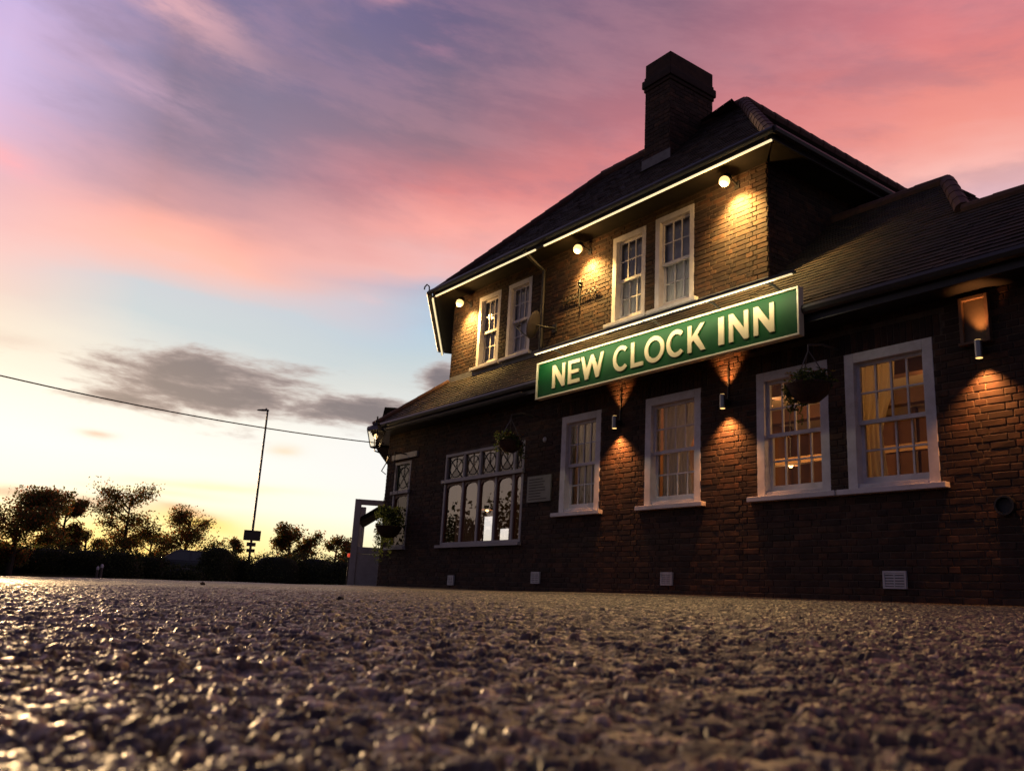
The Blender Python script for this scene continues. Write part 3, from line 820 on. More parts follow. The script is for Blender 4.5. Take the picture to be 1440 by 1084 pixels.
bx, bz = onY(1112, 654, 10.6)
pendant(bx, 10.6, bz, 16, 'small lit lamp seen through the window behind the hanging basket')
pendant(-4.75, 9.5, 2.72, 30, 'pendant lamp lighting the brown room at the right end')
pendant(-7.3, 9.4, 2.8, 40, 'pendant lamp behind the window with the net curtain')
pendant(-9.5, 9.0, 2.75, 7, 'pendant lamp behind the blind', (1.0, 0.75, 0.5))
bx, bz = onY(686, 700, 10.5)
pendant(bx, 10.5, bz - 0.25, 8, 'slender pendant lamp seen through the wide casement window')

# ---- roofs with tile courses
TL = [(0.046, 0.030, 0.024), (0.034, 0.024, 0.021), (0.058, 0.035, 0.026), (0.038, 0.031, 0.027), (0.027, 0.022, 0.020)]


def tiled(name, eL, eR, rL, rR, gauge=0.10, tw=0.165, parent=inn, thick=0.015, deck=True):
    eL, eR, rL, rR = map(Vector, (eL, eR, rL, rR))
    up = ((rL + rR) / 2 - (eL + eR) / 2)
    run = (eR - eL).normalized()
    nrm = run.cross((up - run * up.dot(run)).normalized()).normalized()
    if nrm.z < 0: nrm = -nrm
    sl = (up - run * up.dot(run)); Ls = sl.length; s_ = sl / Ls
    n = max(1, int(round(Ls / gauge)))
    mb = MB()
    for i in range(n):
        t0, t1 = i / n, min(1.0, (i + 1.12) / n)
        a0, b0 = eL.lerp(rL, t0), eR.lerp(rR, t0); a1, b1 = eL.lerp(rL, t1), eR.lerp(rR, t1)
        o0 = (a0 - eL).dot(run); o1 = (b0 - eL).dot(run); p0 = (a1 - eL).dot(run); p1 = (b1 - eL).dot(run)
        lo, hi = min(o0, p0), max(o1, p1)
        x = math.floor(lo / tw) * tw - (tw / 2 if i % 2 else 0)
        while x < hi:
            xa, xb = x + 0.0015, x + tw - 0.0015
            la, lb = max(xa, o0), min(xb, o1); ua, ub = max(xa, p0), min(xb, p1)
            if lb - la > 0.01 or ub - ua > 0.01:
                if lb < la: lb = la = min(max((la + lb) / 2, o0), o1)
                if ub < ua: ub = ua = min(max((ua + ub) / 2, p0), p1)
                th = thick + random.uniform(-0.003, 0.005); th2 = thick + random.uniform(-0.003, 0.005); dz = random.uniform(-0.006, 0.006)
                q0 = eL + s_ * (Ls * t0 + dz); q1 = eL + s_ * (Ls * t1)
                A, Bq = q0 + run * la, q0 + run * lb; D, Cq = q1 + run * ua, q1 + run * ub
                mb.mesh([A, Bq, A + nrm * th, Bq + nrm * th2, Cq + nrm * 0.003, D + nrm * 0.003],
                        [(0, 1, 3, 2), (2, 3, 4, 5), (0, 2, 5), (1, 4, 3)], jit(random.choice(TL)))
            x += tw
    o = part(name, mb, M['tile'], parent)
    if deck:
        d = MB(); dn = nrm * 0.004; dt = nrm * 0.05
        pts = [eL - dn, eR - dn, rR - dn, rL - dn]
        d.mesh(pts + [p - dt for p in pts], [(0, 1, 2, 3), (7, 6, 5, 4), (0, 4, 5, 1), (1, 5, 6, 2), (2, 6, 7, 3), (3, 7, 4, 0)])
        part('roof_deck', d, M['dark_wood'], o)
    return o


def ridge_tiles(name, a, b, r=0.11, ln=0.32, parent=inn):
    a, b = Vector(a), Vector(b); d = b - a; n = max(1, int(d.length / ln)); mb = MB()
    for i in range(n):
        p, q = a + d * (i / n), a + d * ((i + 1) / n)
        mb.tube([p, p + (q - p) * 1.06], [r * 1.06, r * 0.97], 10, jit(random.choice(TL)))
    return part(name, mb, M['clay'], parent)


# main roof
ZE = 5.86; YE = 8.2
A0 = (-14.13, YE, ZE); A1 = (-6.17, YE, ZE); RA = (-11.63, 10.28, 8.15); RB = (-8.27, 10.28, 8.15)
mr = tiled('main_roof', A0, A1, RA, RB)
tiled('main_roof_side', A1, (-6.17, 16.6, ZE), RB, (-8.27, 16.6, 8.15))
SE = (A0[0] + SD[0] * 3.95, A0[1] + SD[1] * 3.95, ZE)
tiled('main_roof_splay', SE, A0, (RA[0] - 2.0, RA[1] + 1.5, 8.15), RA)
tiled('main_roof_back', (-8.3, 13.0, 6.0), (-14.5, 14.0, 6.0), RB, RA, deck=True)
ridge_tiles('ridge', RA, RB); ridge_tiles('ridge', RB, (-8.27, 16.6, 8.15)); ridge_tiles('hip_ridge', A1, RB, 0.10); ridge_tiles('hip_ridge', A0, RA, 0.10)
ridge_tiles('ridge', RA, (RA[0] - 2.0, RA[1] + 1.5, 8.15), 0.09)
# soffit, fascia, gutters
b = MB()
b.mesh([(-14.13, 8.2, 5.80), (-6.17, 8.2, 5.80), (-6.55, 8.62, 5.80), (-14.0, 8.62, 5.80)], [(0, 3, 2, 1)])
b.mesh([(-14.13, 8.2, 5.80), (-14.0, 8.62, 5.80), (-14.0 + SD[0] * 3.9, 8.62 + SD[1] * 3.9, 5.80), (SE[0], SE[1], 5.80)], [(0, 1, 2, 3)])
b.mesh([(-6.17, 8.2, 5.80), (-6.17, 16.6, 5.80), (-6.6, 16.6, 5.80), (-6.6, 8.62, 5.80)], [(0, 1, 2, 3)])
part('soffit', b, M['dark_wood'])
def rail(name, pts, r, m, n=8): q = MB(); q.tube(pts, r, n); return part(name, q, m)
b = MB(); b.box((-14.13, 8.165, 5.775), (-6.17, 8.2, 5.885)); b.box((-6.17, 8.165, 5.775), (-6.135, 16.6, 5.885))
T = Matrix.Translation((-14.13, 8.19, 0)) @ Matrix.Rotation(math.atan2(SD[1], SD[0]), 4, 'Z')
b.box((0, 0.0, 5.775), (3.95, 0.035, 5.885), T=T)
part('fascia', b, M['black'])
rail('gutter', [(-14.2, 8.11, 5.875), (-6.08, 8.11, 5.875)], 0.045, M['black']); rail('gutter', [(-6.08, 8.10, 5.87), (-6.08, 16.6, 5.87)], 0.05, M['black'])
rail('gutter', [(-14.2, 8.11, 5.865), (-14.2 + SD[0] * 3.95, 8.11 + SD[1] * 3.95, 5.865)], 0.055, M['black'])
rail('overflow_pipe', [(-14.22, 8.12, 5.9), (-14.24, 8.12, 6.02), (-14.30, 8.10, 6.07), (-14.36, 8.09, 6.03), (-14.37, 8.09, 5.98)], 0.014, M['black'])
# chimney
b = MB()
CX0, CX1, CY0, CY1 = -9.66, -9.09, 9.41, 10.44
def course(bb, ox, oy, x0, x1, y0, y1, z0, z1): pass
for (o_, u_, n_, ln) in (((CX0, CY0), (1, 0), (0, -1), CX1 - CX0), ((CX1, CY0), (0, 1), (1, 0), CY1 - CY0), ((CX1, CY1), (-1, 0), (0, 1), CX1 - CX0), ((CX0, CY1), (0, -1), (-1, 0), CY1 - CY0)):
    row = 0; z = 6.9
    while z < 8.62:
        x = 0.0 if row % 2 else -0.11
        while x < ln:
            a, c = max(x, 0), min(x + 0.215, ln)
            if c - a > 0.03: brick_face(b, o_, u_, n_, a, c, z, z + 0.065)
            x += 0.225
        z += 0.075; row += 1
ch = part('chimney', b, M['brick'])
b = MB(); b.box((CX0, CY0, 6.6), (CX1, CY1, 8.63))
part('stack_core', b, M['mortar'], ch)
b = MB()
b.box((CX0 - 0.025, CY0 - 0.025, 8.63), (CX1 + 0.025, CY1 + 0.025, 8.70), jit(BR[1])); b.box((CX0 - 0.05, CY0 - 0.05, 8.70), (CX1 + 0.05, CY1 + 0.05, 8.84), jit(BR[3]))
b.box((CX0 - 0.022, CY0 - 0.022, 8.84), (CX1 + 0.022, CY1 + 0.022, 8.91), jit(BR[1])); b.box((CX0 - 0.008, CY0 - 0.008, 8.91), (CX1 + 0.008, CY1 + 0.008, 9.16), jit(BR[0]))
part('chimney_cap', b, M['brick'], ch, bevel=0.012)
b = MB(); b.lathe([(0.0, 0.0), (0.14, 0.0), (0.12, 0.10), (0.09, 0.13), (0.0, 0.13)], (-9.37, 9.8, 9.155), 16); part('flaunching', b, M['mortar'], ch)
k = 1.101
b = MB(); zf = ZE + k * (CY0 - YE)
b.mesh([(CX0 - 0.04, CY0 - 0.02, zf - 0.02), (CX1 + 0.04, CY0 - 0.02, zf - 0.02), (CX1 + 0.04, CY0 - 0.02, zf + 0.16), (CX0 - 0.04, CY0 - 0.02, zf + 0.16),
        (CX0 - 0.04, CY0 - 0.16, zf - 0.125), (CX1 + 0.04, CY0 - 0.16, zf - 0.125)], [(0, 1, 2, 3), (4, 5, 1, 0)])
part('chimney_flashing', b, M['lead'], ch)
# lower pent roof along the front, running on into the right wing
KP = 0.9; YP = 7.66; ZP = 3.27
def zp(y): return ZP + KP * (y - YP)
E0 = (-15.02, YP, ZP)
tiled('lower_roof', (-15.12, YP, ZP), (-6.57, YP, ZP), (-14.02, 8.595, zp(8.6)), (-6.57, 8.6, zp(8.6)))
e1 = (-15.12 + SD[0] * 4.6, YP + SD[1] * 4.6, ZP)
tiled('lower_roof_splay', e1, (-15.12, YP, ZP), (-14.02 + SD[0] * 3.9, 8.595 + SD[1] * 3.9, zp(8.6)), (-14.02, 8.595, zp(8.6)))
ridge_tiles('hip_ridge', (-15.12, YP, ZP + 0.01), (-14.02, 8.6, zp(8.6)), 0.07)
AX, AY = -4.98, 10.05; HX, HY = -4.28, 8.95
tiled('wing_roof', (-6.57, YP, ZP), (HX, YP, ZP), (-6.57, HY, zp(HY)), (HX, HY, zp(HY)))
tiled('wing_roof_upper', (-6.57, HY, zp(HY)), (HX, HY, zp(HY)), (-6.57, AY, zp(AY)), (AX, AY, zp(AY)))
tiled('wing_roof_hip', (HX, HY, zp(HY)), (-4.05, 11.6, zp(HY)), (AX, AY, zp(AY)), (AX + 0.02, AY + 0.4, zp(AY)))
tiled('wing_roof_end', (HX, YP, ZP), (2.6, YP, ZP), (HX, HY, zp(HY)), (2.6, HY, zp(HY)))
ridge_tiles('ridge', (-6.57, AY, zp(AY)), (AX, AY, zp(AY)), 0.09); ridge_tiles('hip_ridge', (HX, HY, zp(HY)), (AX, AY, zp(AY)), 0.09); ridge_tiles('ridge', (HX, HY, zp(HY)), (2.6, HY, zp(HY)), 0.07)
b = MB(); b.mesh([(-6.55, AY, zp(AY) - 0.03), (AX, AY, zp(AY) - 0.03), (AX, 13.8, 3.4), (-6.55, 13.8, 3.4), (HX, HY, zp(HY) - 0.03), (2.6, HY, zp(HY) - 0.03), (2.6, 13.8, 3.3), (HX, 13.8, 3.3)],
                 [(0, 1, 2, 3), (4, 5, 6, 7)])
part('rear_roof', b, M['tile'])
b = MB()
b.box((-15.05, YP - 0.005, 3.10), (2.6, YP + 0.028, 3.255)); b.box((-15.0, YP + 0.03, 3.11), (2.6, 8.0, 3.135))
T = Matrix.Translation((-15.12, YP, 0)) @ Matrix.Rotation(math.atan2(SD[1], SD[0]), 4, 'Z')
b.box((0.0, 0.0, 3.10), (4.6, 0.03, 3.255), T=T); b.box((0.05, -0.36, 3.112), (4.6, -0.002, 3.137), T=T)
part('fascia', b, M['black'])
rail('gutter', [(-15.2, YP - 0.055, 3.215), (2.6, YP - 0.055, 3.24)], 0.055, M['black'])
rail('gutter_pipe', [(-15.1, YP - 0.06, 3.13), (-10.3, YP - 0.06, 3.135)], 0.016, M['galv'])
# downpipes
px_ = -11.10
rail('downpipe', [(px_ - 0.05, 8.12, 5.83), (px_ - 0.03, 8.3, 5.70), (px_, 8.53, 5.56), (px_, 8.53, 4.12)], 0.036, M['black'])
# block at the left end behind the pent roof
b = MB()
o = Vector((-15.9, 8.75, 0)); u = Vector((0.572, 0.82, 0)); v = Vector((-0.82, 0.572, 0))
def OB(a, c, z): q = o + u * a + v * c; return (q.x, q.y, z)
b.mesh([OB(-0.57, 0, 3.08), OB(0.9, 0, 3.08), OB(0.9, 0, 3.93), OB(-0.44, 0, 3.93), OB(-0.57, 2.6, 3.08), OB(0.9, 2.6, 3.08), OB(0.9, 2.6, 3.93), OB(-0.44, 2.6, 3.93)],
       [(0, 1, 2, 3), (4, 7, 6, 5), (0, 3, 7, 4), (3, 2, 6, 7), (1, 5, 6, 2), (0, 4, 5, 1)])
part('side_bay_roof', b, M['tile'])
b = MB(); q0 = OB(-0.02, 0.05, 0)
b.mesh([OB(-0.02, 0.05, 0.2), OB(0.88, 0.05, 0.2), OB(0.88, 0.05, 3.08), OB(-0.02, 0.05, 3.08), OB(-0.02, 2.5, 0.2), OB(0.88, 2.5, 0.2), OB(0.88, 2.5, 3.08), OB(-0.02, 2.5, 3.08)],
       [(0, 1, 2, 3), (4, 7, 6, 5), (0, 3, 7, 4), (1, 5, 6, 2)])
part('side_bay', b, M['brick'])
# porch at the left end
pd = 19.0
pw_ = far(494, 815, pd); PO = Vector((pw_[0], pw_[1], 0)); PU = Vector((0.51, 0.86, 0)); PV = Vector((-0.86, 0.51, 0)); g0 = float(gz(pw_[0], pw_[1])) - 0.05
def PP(a, c, z): q = PO + PU * a + PV * c; return (q.x, q.y, g0 + z)
def pbox(mb, a0, a1, c0, c1, z0, z1):
    mb.mesh([PP(a0, c0, z0), PP(a1, c0, z0), PP(a1, c1, z0), PP(a0, c1, z0), PP(a0, c0, z1), PP(a1, c0, z1), PP(a1, c1, z1), PP(a0, c1, z1)],
            [(0, 3, 2, 1), (4, 5, 6, 7), (0, 1, 5, 4), (1, 2, 6, 5), (2, 3, 7, 6), (3, 0, 4, 7)])
b = MB(); pbox(b, -0.075, 0.055, 0, 0.12, 0, 1.85); porch = part('porch', b, M['wicker'])
b = MB(); pbox(b, -0.075, 0.055, 1.6, 1.72, 0, 1.85); part('post', b, M['wicker'], porch)
b = MB(); pbox(b, 0.057, 0.86, 0.01, 0.11, 1.74, 1.85); part('top_rail', b, M['wicker'], porch)
b = MB(); pbox(b, 0.057, 0.86, 0.02, 0.10, 0.72, 0.86); part('rail', b, M['wicker'], porch)
b = MB(); pbox(b, 0.057, 0.86, 0.03, 0.09, 0.0, 0.716); part('panel', b, M['wicker'], porch)
b = MB()
b.mesh([PP(0.03, 0.13, 1.47), PP(0.95, 0.13, 2.12), PP(0.95, 1.58, 2.12), PP(0.03, 1.58, 1.47), PP(0.03, 0.13, 1.37), PP(0.95, 0.13, 2.02), PP(0.95, 1.58, 2.02), PP(0.03, 1.58, 1.37)],
       [(0, 1, 2, 3), (7, 6, 5, 4), (0, 4, 5, 1), (1, 5, 6, 2), (2, 6, 7, 3), (3, 7, 4, 0)])
part('porch_roof', b, M['tile'], porch)

# ------------------------------------------------------------------ sign
SX0, SX1, SZ0, SZ1, SY = -9.855, -5.37, 2.935, 3.478, 7.55
sg = empty('pub_sign', ((SX0 + SX1) / 2, SY, SZ0), 'long green sign board with cream raised letters reading NEW CLOCK INN', 'sign')
b = MB(); b.box((SX0 + 0.03, SY - 0.015, SZ0 + 0.03), (SX1 - 0.03, SY + 0.05, SZ1 - 0.03)); place(sg, b.build('board', M['green']))
b = MB(); fw = 0.024
b.box((SX0, SY - 0.034, SZ0), (SX1, SY + 0.055, SZ0 + fw)); b.box((SX0, SY - 0.034, SZ1 - fw), (SX1, SY + 0.055, SZ1))
b.box((SX0, SY - 0.034, SZ0 + fw), (SX0 + fw, SY + 0.055, SZ1 - fw)); b.box((SX1 - fw, SY - 0.034, SZ0 + fw), (SX1, SY + 0.055, SZ1 - fw))
place(sg, b.build('frame', M['frame_cream'], bevel=0.004))


def letter_polys(ch, w, h):
    s = h * 0.180
    if ch == 'I': return [[(0, 0), (w, 0), (w, h), (0, h)]]
    if ch == 'N': return [[(0, 0), (s, 0), (s, h * 0.62), (w - s, 0), (w, 0), (w, h), (w - s, h), (w - s, h * 0.38), (s, h), (0, h)]]
    if ch == 'E': return [[(0, 0), (w, 0), (w, s * .88), (s, s * .88), (s, h / 2 - s * .42), (w * .9, h / 2 - s * .42), (w * .9, h / 2 + s * .42), (s, h / 2 + s * .42), (s, h - s * .88), (w, h - s * .88), (w, h), (0, h)]]
    if ch == 'L': return [[(0, 0), (w, 0), (w, s * .9), (s, s * .9), (s, h), (0, h)]]
    if ch == 'W':
        q = s * .95
        return [[(0, h), (w * .20, 0), (w * .20 + q, 0), (w * .5, h * .66), (w * .8 - q, 0), (w * .8, 0), (w, h), (w - q, h), (w * .8 - q * .42, h * .42), (w * .5 + q * .40, h), (w * .5 - q * .40, h), (w * .2 + q * .42, h * .42), (q, h)]]
    if ch == 'K': return [[(0, 0), (s, 0), (s, h * .34), (s * 1.5, h * .43), (w - s * 1.12, 0), (w, 0), (w * .56, h * .60), (w * .97, h), (w - s * 1.2, h), (s, h * .56), (s, h), (0, h)]]
    if ch in 'OC':
        n = 40; ro = []; ri = []; a0, a1 = (0, 2 * math.pi) if ch == 'O' else (R(46), R(314))
        cx, cy = w / 2 if ch == 'O' else w * .54, h / 2; rx, ry = w / 2 if ch == 'O' else w * .54, h / 2 * 1.03
        for i in range(n + 1):
            t = a0 + (a1 - a0) * i / n
            ro.append((cx + rx * math.cos(t), cy + ry * math.sin(t))); ri.append((cx + (rx - s) * math.cos(t), cy + (ry - s * .95) * math.sin(t)))
        return [[ro[i], ro[i + 1], ri[i + 1], ri[i]] for i in range(n)]


def letter(ch, x0, x1, z0, z1):
    bm = bmesh.new()
    for poly in letter_polys(ch, x1 - x0, z1 - z0):
        vs = [bm.verts.new((x0 + a, 0, z0 + c)) for a, c in poly]
        bm.faces.new(vs)
    bmesh.ops.remove_doubles(bm, verts=bm.verts, dist=1e-4)
    r = bmesh.ops.extrude_face_region(bm, geom=bm.faces[:])
    bmesh.ops.translate(bm, verts=[g for g in r['geom'] if isinstance(g, bmesh.types.BMVert)], vec=(0, -0.015, 0))
    bmesh.ops.translate(bm, verts=bm.verts, vec=(0, SY - 0.016, 0))
    bmesh.ops.triangulate(bm, faces=[f for f in bm.faces if len(f.verts) > 4])
    bmesh.ops.recalc_face_normals(bm, faces=bm.faces)
    me = bpy.data.meshes.new('letter'); bm.to_mesh(me); bm.free(); me.materials.append(M['cream'])
    o = bpy.data.objects.new('letter', me); C.objects.link(o); place(sg, o)


LZ0, LZ1 = 3.043, 3.376
for chx, a, c in (('N', 776.3, 793.6), ('E', 798, 814), ('W', 815.5, 847), ('C', 860, 881.5), ('L', 884.9, 901.7), ('O', 904, 931.5), ('C', 934.6, 960), ('K', 964.3, 989), ('I', 1007.6, 1015.4), ('N', 1022.4, 1050), ('N', 1057.5, 1086.7)):
    pa = onY(a, 485, SY - 0.06)[0]; pc = onY(c, 485, SY - 0.06)[0]
    letter(chx, pa, pc, LZ0, LZ1)
b = MB()
for x in (-9.3, -7.6, -5.9): b.box((x - 0.02, SY + 0.05, 3.1), (x + 0.02, 7.98, 3.135))
place(sg, b.build('bracket', M['black']))
# trough light above the sign
TY, TZ = 7.25, 3.50
tl = empty('trough_light', (-7.45, TY, TZ), 'slim black trough light on arms above the green sign, lit underneath', 'sign light')
b = MB(); b.box((-9.57, TY - 0.022, TZ + 0.006), (-5.22, TY + 0.028, TZ + 0.035)); place(tl, b.build('housing', M['black']))
b = MB(); b.box((-9.56, TY - 0.012, TZ - 0.004), (-7.43, TY + 0.012, TZ + 0.005)); b.box((-7.41, TY - 0.012, TZ - 0.004), (-5.25, TY + 0.012, TZ + 0.005)); place(tl, b.build('diffuser', M['led']))
for x in (-9.25, -7.38, -6.45, -5.62):
    b = MB(); b.tube([(x, TY + 0.02, TZ + 0.02), (x, TY + 0.17, TZ + 0.03), (x, SY + 0.03, SZ1 + 0.0)], 0.015, 8); place(tl, b.build('arm', M['black']))
d = lamp('trough_lamp', 'AREA', ((SX0 + SX1) / 2, TY, TZ - 0.02), 27, (1.0, 0.84, 0.50), tl, target=((SX0 + SX1) / 2, SY, 3.44))
d.data.shape = 'RECTANGLE'; d.data.size = 4.3; d.data.size_y = 0.03; d.data.spread = R(150)

# ------------------------------------------------------------------ eave LED strips
def led(name, p, q, label, h=0.022):
    e = empty('led_strip', p, label, 'light strip', 'light strips under the main eave')
    d = (Vector(q) - Vector(p)); ln = d.length
    T = Matrix.Translation(Vector(p)) @ Matrix.Rotation(math.atan2(d.y, d.x), 4, 'Z')
    side = 1 if name != 'splay' else 1
    b = MB(); b.box((0, -0.012 if name != 'splay' else -0.012, -h), (ln, 0.012, 0), T=T); a = b.build('diffuser', M['led'])
    b = MB(); b.box((0, 0.0125, -h), (ln, 0.022, 0.004), T=T); c = b.build('channel', M['black'])
    place(e, a, c)
xa = onY(612, 418, 8.13)[0]; xb = onY(753, 352, 8.13)[0]; xc = onY(765, 347, 8.13)[0]; xd = onY(1085, 197, 8.13)[0]
led('front', (xa + 0.02, 8.13, 5.762), (xb, 8.13, 5.762), 'lit strip along the front eave from the left corner to the downpipe')
led('front', (xc, 8.13, 5.762), (xd, 8.13, 5.762), 'lit strip along the front eave from the downpipe to the right corner')
led('splay', (-14.12, 8.15, 5.762), (-14.12 + SD[0] * 3.9, 8.15 + SD[1] * 3.9, 5.762), 'lit strip along the eave that runs back round the left corner', 0.05)

# ------------------------------------------------------------------ floodlights under the eave
def flood(px, py, label, power):
    x, z = onY(px, py, 8.32)
    e = empty('floodlight', (x, 8.6, z + 0.05), label, 'floodlight', 'floodlights under the main eave')
    a = MB(); a.tube([(x, 8.59, z + 0.03), (x, 8.45, z + 0.08), (x, 8.36, z + 0.06)], 0.014, 8); a.box((x - 0.04, 8.575, z - 0.02), (x + 0.04, 8.592, z + 0.08))
    h = MB(); T = Matrix.Translation((x, 8.36, z + 0.05)) @ Matrix.Rotation(R(-25), 4, 'X')
    h.lathe([(0.0, 0.06), (0.05, 0.06), (0.075, 0.0), (0.082, -0.02), (0.07, -0.02)], (0, 0, 0), 18, T=T)
    g = MB(); r = 0.072
    g.lathe([(r * math.sin(t), r * math.cos(t)) for t in [math.pi * k / 12 for k in range(0, 13)]], (x, 8.33, z), 18)
    place(e, a.build('arm', M['black']), h.build('housing', M['black'], smooth=True), g.build('bulb', M['bulb'], smooth=True))
    lamp('flood_spill', 'SPOT', (x, 8.26, z - 0.06), power * 0.6, (1.0, 0.62, 0.24), e, target=(x + 0.6, 4.9, z - 3.4), spot_size=R(86), spot_blend=0.7, shadow_soft_size=0.06)
    lamp('bulb_glow', 'POINT', (x, 8.30, z - 0.10), power * 0.05, (1.0, 0.55, 0.17), e, shadow_soft_size=0.06)
    lamp('flood_beam', 'SPOT', (x + 0.02, 8.34, z - 0.085), power, (1.0, 0.60, 0.17), e, target=(x + 0.08, 8.74, z - 0.75), spot_size=R(122), spot_blend=1.0, shadow_soft_size=0.05)
flood(646, 426, 'lit floodlight under the eave nearest the left corner', 470)
flood(812, 350, 'lit floodlight above the iron ornament on the upper wall', 470)
flood(1018, 255, 'lit floodlight under the eave at the right corner of the upper wall', 520)

# ------------------------------------------------------------------ up and down wall lights
def wall_light(px, py, label, power, upk=1.0, conduit=0.0):
    x, z = onY(px, py, 7.88)
    e = empty('wall_light', (x, 7.985, z + 0.08), label, 'wall light', 'up and down lights between the windows')
    t = MB(); t.lathe([(0.0, 0.0), (0.034, 0.0), (0.034, 0.165), (0.0, 0.165)], (x, 7.88, z), 18); tb = t.build('tube', M['steel'], smooth=False, bevel=0.003)
    m = MB(); m.box((x - 0.03, 7.90, z + 0.05), (x + 0.03, 7.992, z + 0.11)); mo = m.build('mount', M['black'])
    l = MB(); l.lathe([(0.0, 0.0), (0.030, 0.0)], (x, 7.88, z - 0.003), 18); lo = l.build('lens', M['bulb'])
    l = MB(); l.lathe([(0.0, 0.0), (0.028, 0.0)], (x, 7.88, z + 0.168), 18); lu = l.build('lens', M['bulb'])
    place(e, tb, mo, lo, lu)
    if conduit:
        c = MB(); c.tube([(x + 0.005, 7.976, z + 0.1), (x + 0.005, 7.976, z + conduit)], 0.012, 8); place(e, c.build('conduit', M['black']))
    lamp('down_beam', 'SPOT', (x, 7.88, z - 0.02), power, (1.0, 0.37, 0.10), e, target=(x, 7.955, z - 0.65), spot_size=R(98), spot_blend=1.0, shadow_soft_size=0.02)
    lamp('up_beam', 'SPOT', (x, 7.88, z + 0.185), power * 0.55 * upk, (1.0, 0.35, 0.09), e, target=(x, 7.955, z + 0.75), spot_size=R(68), spot_blend=1.0, shadow_soft_size=0.02)
wall_light(864, 602, 'steel up and down light to the right of the window with the blind', 110, 1.0, 0.5)
wall_light(1016, 574, 'steel up and down light to the right of the window with the net curtain', 130, 1.4, 0.52)
wall_light(1377, 503, 'steel up and down light below the framed plaque at the right end', 105, 0.5)

# ------------------------------------------------------------------ small things on the walls
def vent(px, py, w, h, label):
    x, z = onY(px, py, 7.97)
    e = empty('air_vent', (x, 7.99, z - h / 2), label, 'air vent', 'white air vents near the foot of the wall')
    b = MB(); t = 0.018
    b.box((x - w / 2, 7.962, z - h / 2), (x + w / 2, 7.99, z - h / 2 + t)); b.box((x - w / 2, 7.962, z + h / 2 - t), (x + w / 2, 7.99, z + h / 2))
    b.box((x - w / 2, 7.962, z - h / 2 + t), (x - w / 2 + t, 7.99, z + h / 2 - t)); b.box((x + w / 2 - t, 7.962, z - h / 2 + t), (x + w / 2, 7.99, z + h / 2 - t))
    n = 5
    for k in range(n): 
        zz = z - h / 2 + t + (h - 2 * t) * (k + 0.3) / n; b.box((x - w / 2 + t, 7.966, zz), (x + w / 2 - t, 7.976, zz + (h - 2 * t) / n * 0.62))
    b.box((x - 0.006, 7.9645, z - h / 2 + t), (x + 0.006, 7.9655, z + h / 2 - t))
    c = MB(); c.box((x - w / 2 + t, 7.978, z - h / 2 + t), (x + w / 2 - t, 7.989, z + h / 2 - t))
    place(e, b.build('grille', M['plastic']), c.build('back_plate', M['slot']))
vent(633.5, 815.5, 0.17, 0.155, 'small white air vent under the wide casement window')
vent(752.5, 812, 0.19, 0.165, 'white air vent below the pale notice board')
vent(937, 813.5, 0.19, 0.155, 'white air vent below the window with the net curtain')
vent(1258, 815, 0.235, 0.165, 'largest white air vent, below the window with the gold curtain')

x0, z1 = onY(743, 671, 7.975); x1, z0 = onY(774, 704, 7.975)
e = empty('notice_board', ((x0 + x1) / 2, 7.985, z0), 'pale notice board with rows of faint print beside the wide window', 'notice board')
b = MB(); b.box((x0, 7.96, z0), (x1, 7.988, z1)); f_ = b.build('board', M['board'], bevel=0.004)
b = MB(); random.seed(3)
for k in range(8):
    zz = z1 - 0.05 - k * 0.042
    b.box((x0 + 0.05, 7.9565, zz - 0.007), (x0 + 0.05 + (x1 - x0 - 0.1) * random.uniform(0.6, 1.0), 7.9595, zz + 0.007))
place(e, f_, b.build('print', M['ink']))

xa, za = onY(1349, 414, 7.98); xb, zb = onY(1397, 486, 7.98); zt_, zb_ = 3.06, 2.62
e = empty('framed_plaque', ((xa + xb) / 2, 7.99, zb_), 'framed rectangular plaque with a ledge above the right-hand wall light', 'plaque')
b = MB(); fw = 0.035
b.box((xa, 7.93, zb_), (xa + fw, 7.987, zt_)); b.box((xb - fw, 7.93, zb_), (xb, 7.987, zt_)); b.box((xa + fw, 7.93, zt_ - fw), (xb - fw, 7.987, zt_)); b.box((xa - 0.01, 7.91, zb_ - 0.03), (xb + 0.01, 7.987, zb_ - 0.002))
c = MB(); c.box((xa + fw, 7.965, zb_), (xb - fw, 7.986, zt_ - fw))
place(e, b.build('frame', M['plaque_frame'], bevel=0.004), c.build('panel', M['plaque']))

x, z = onY(1415, 711, 7.98)
e = empty('round_vent', (x, 7.99, z), 'black round flue vent low on the wall at the right edge', 'vent')
b = MB(); T = Matrix.Translation((x, 7.985, z)) @ Matrix.Rotation(R(90), 4, 'X'); b.lathe([(0.085, 0.0), (0.085, 0.05), (0.07, 0.05), (0.066, 0.01), (0.0, 0.008)], (0, 0, 0), 24, T=T)
place(e, b.build('duct', M['black'], smooth=False))
x, z = onY(765, 618, 7.96)
e = empty('wall_sensor', (x, 7.985, z), 'tiny pale oval sensor on the wall left of the blind window', 'sensor')
b = MB(); T = Matrix.Translation((x, 7.985, z)) @ Matrix.Rotation(R(90), 4, 'X') @ Matrix.Diagonal((0.65, 1, 1, 1)); b.lathe([(0.045, 0.0), (0.043, 0.02), (0.025, 0.035), (0.0, 0.038)], (0, 0, 0), 14, T=T)
place(e, b.build('cover', M['plastic'], smooth=True))

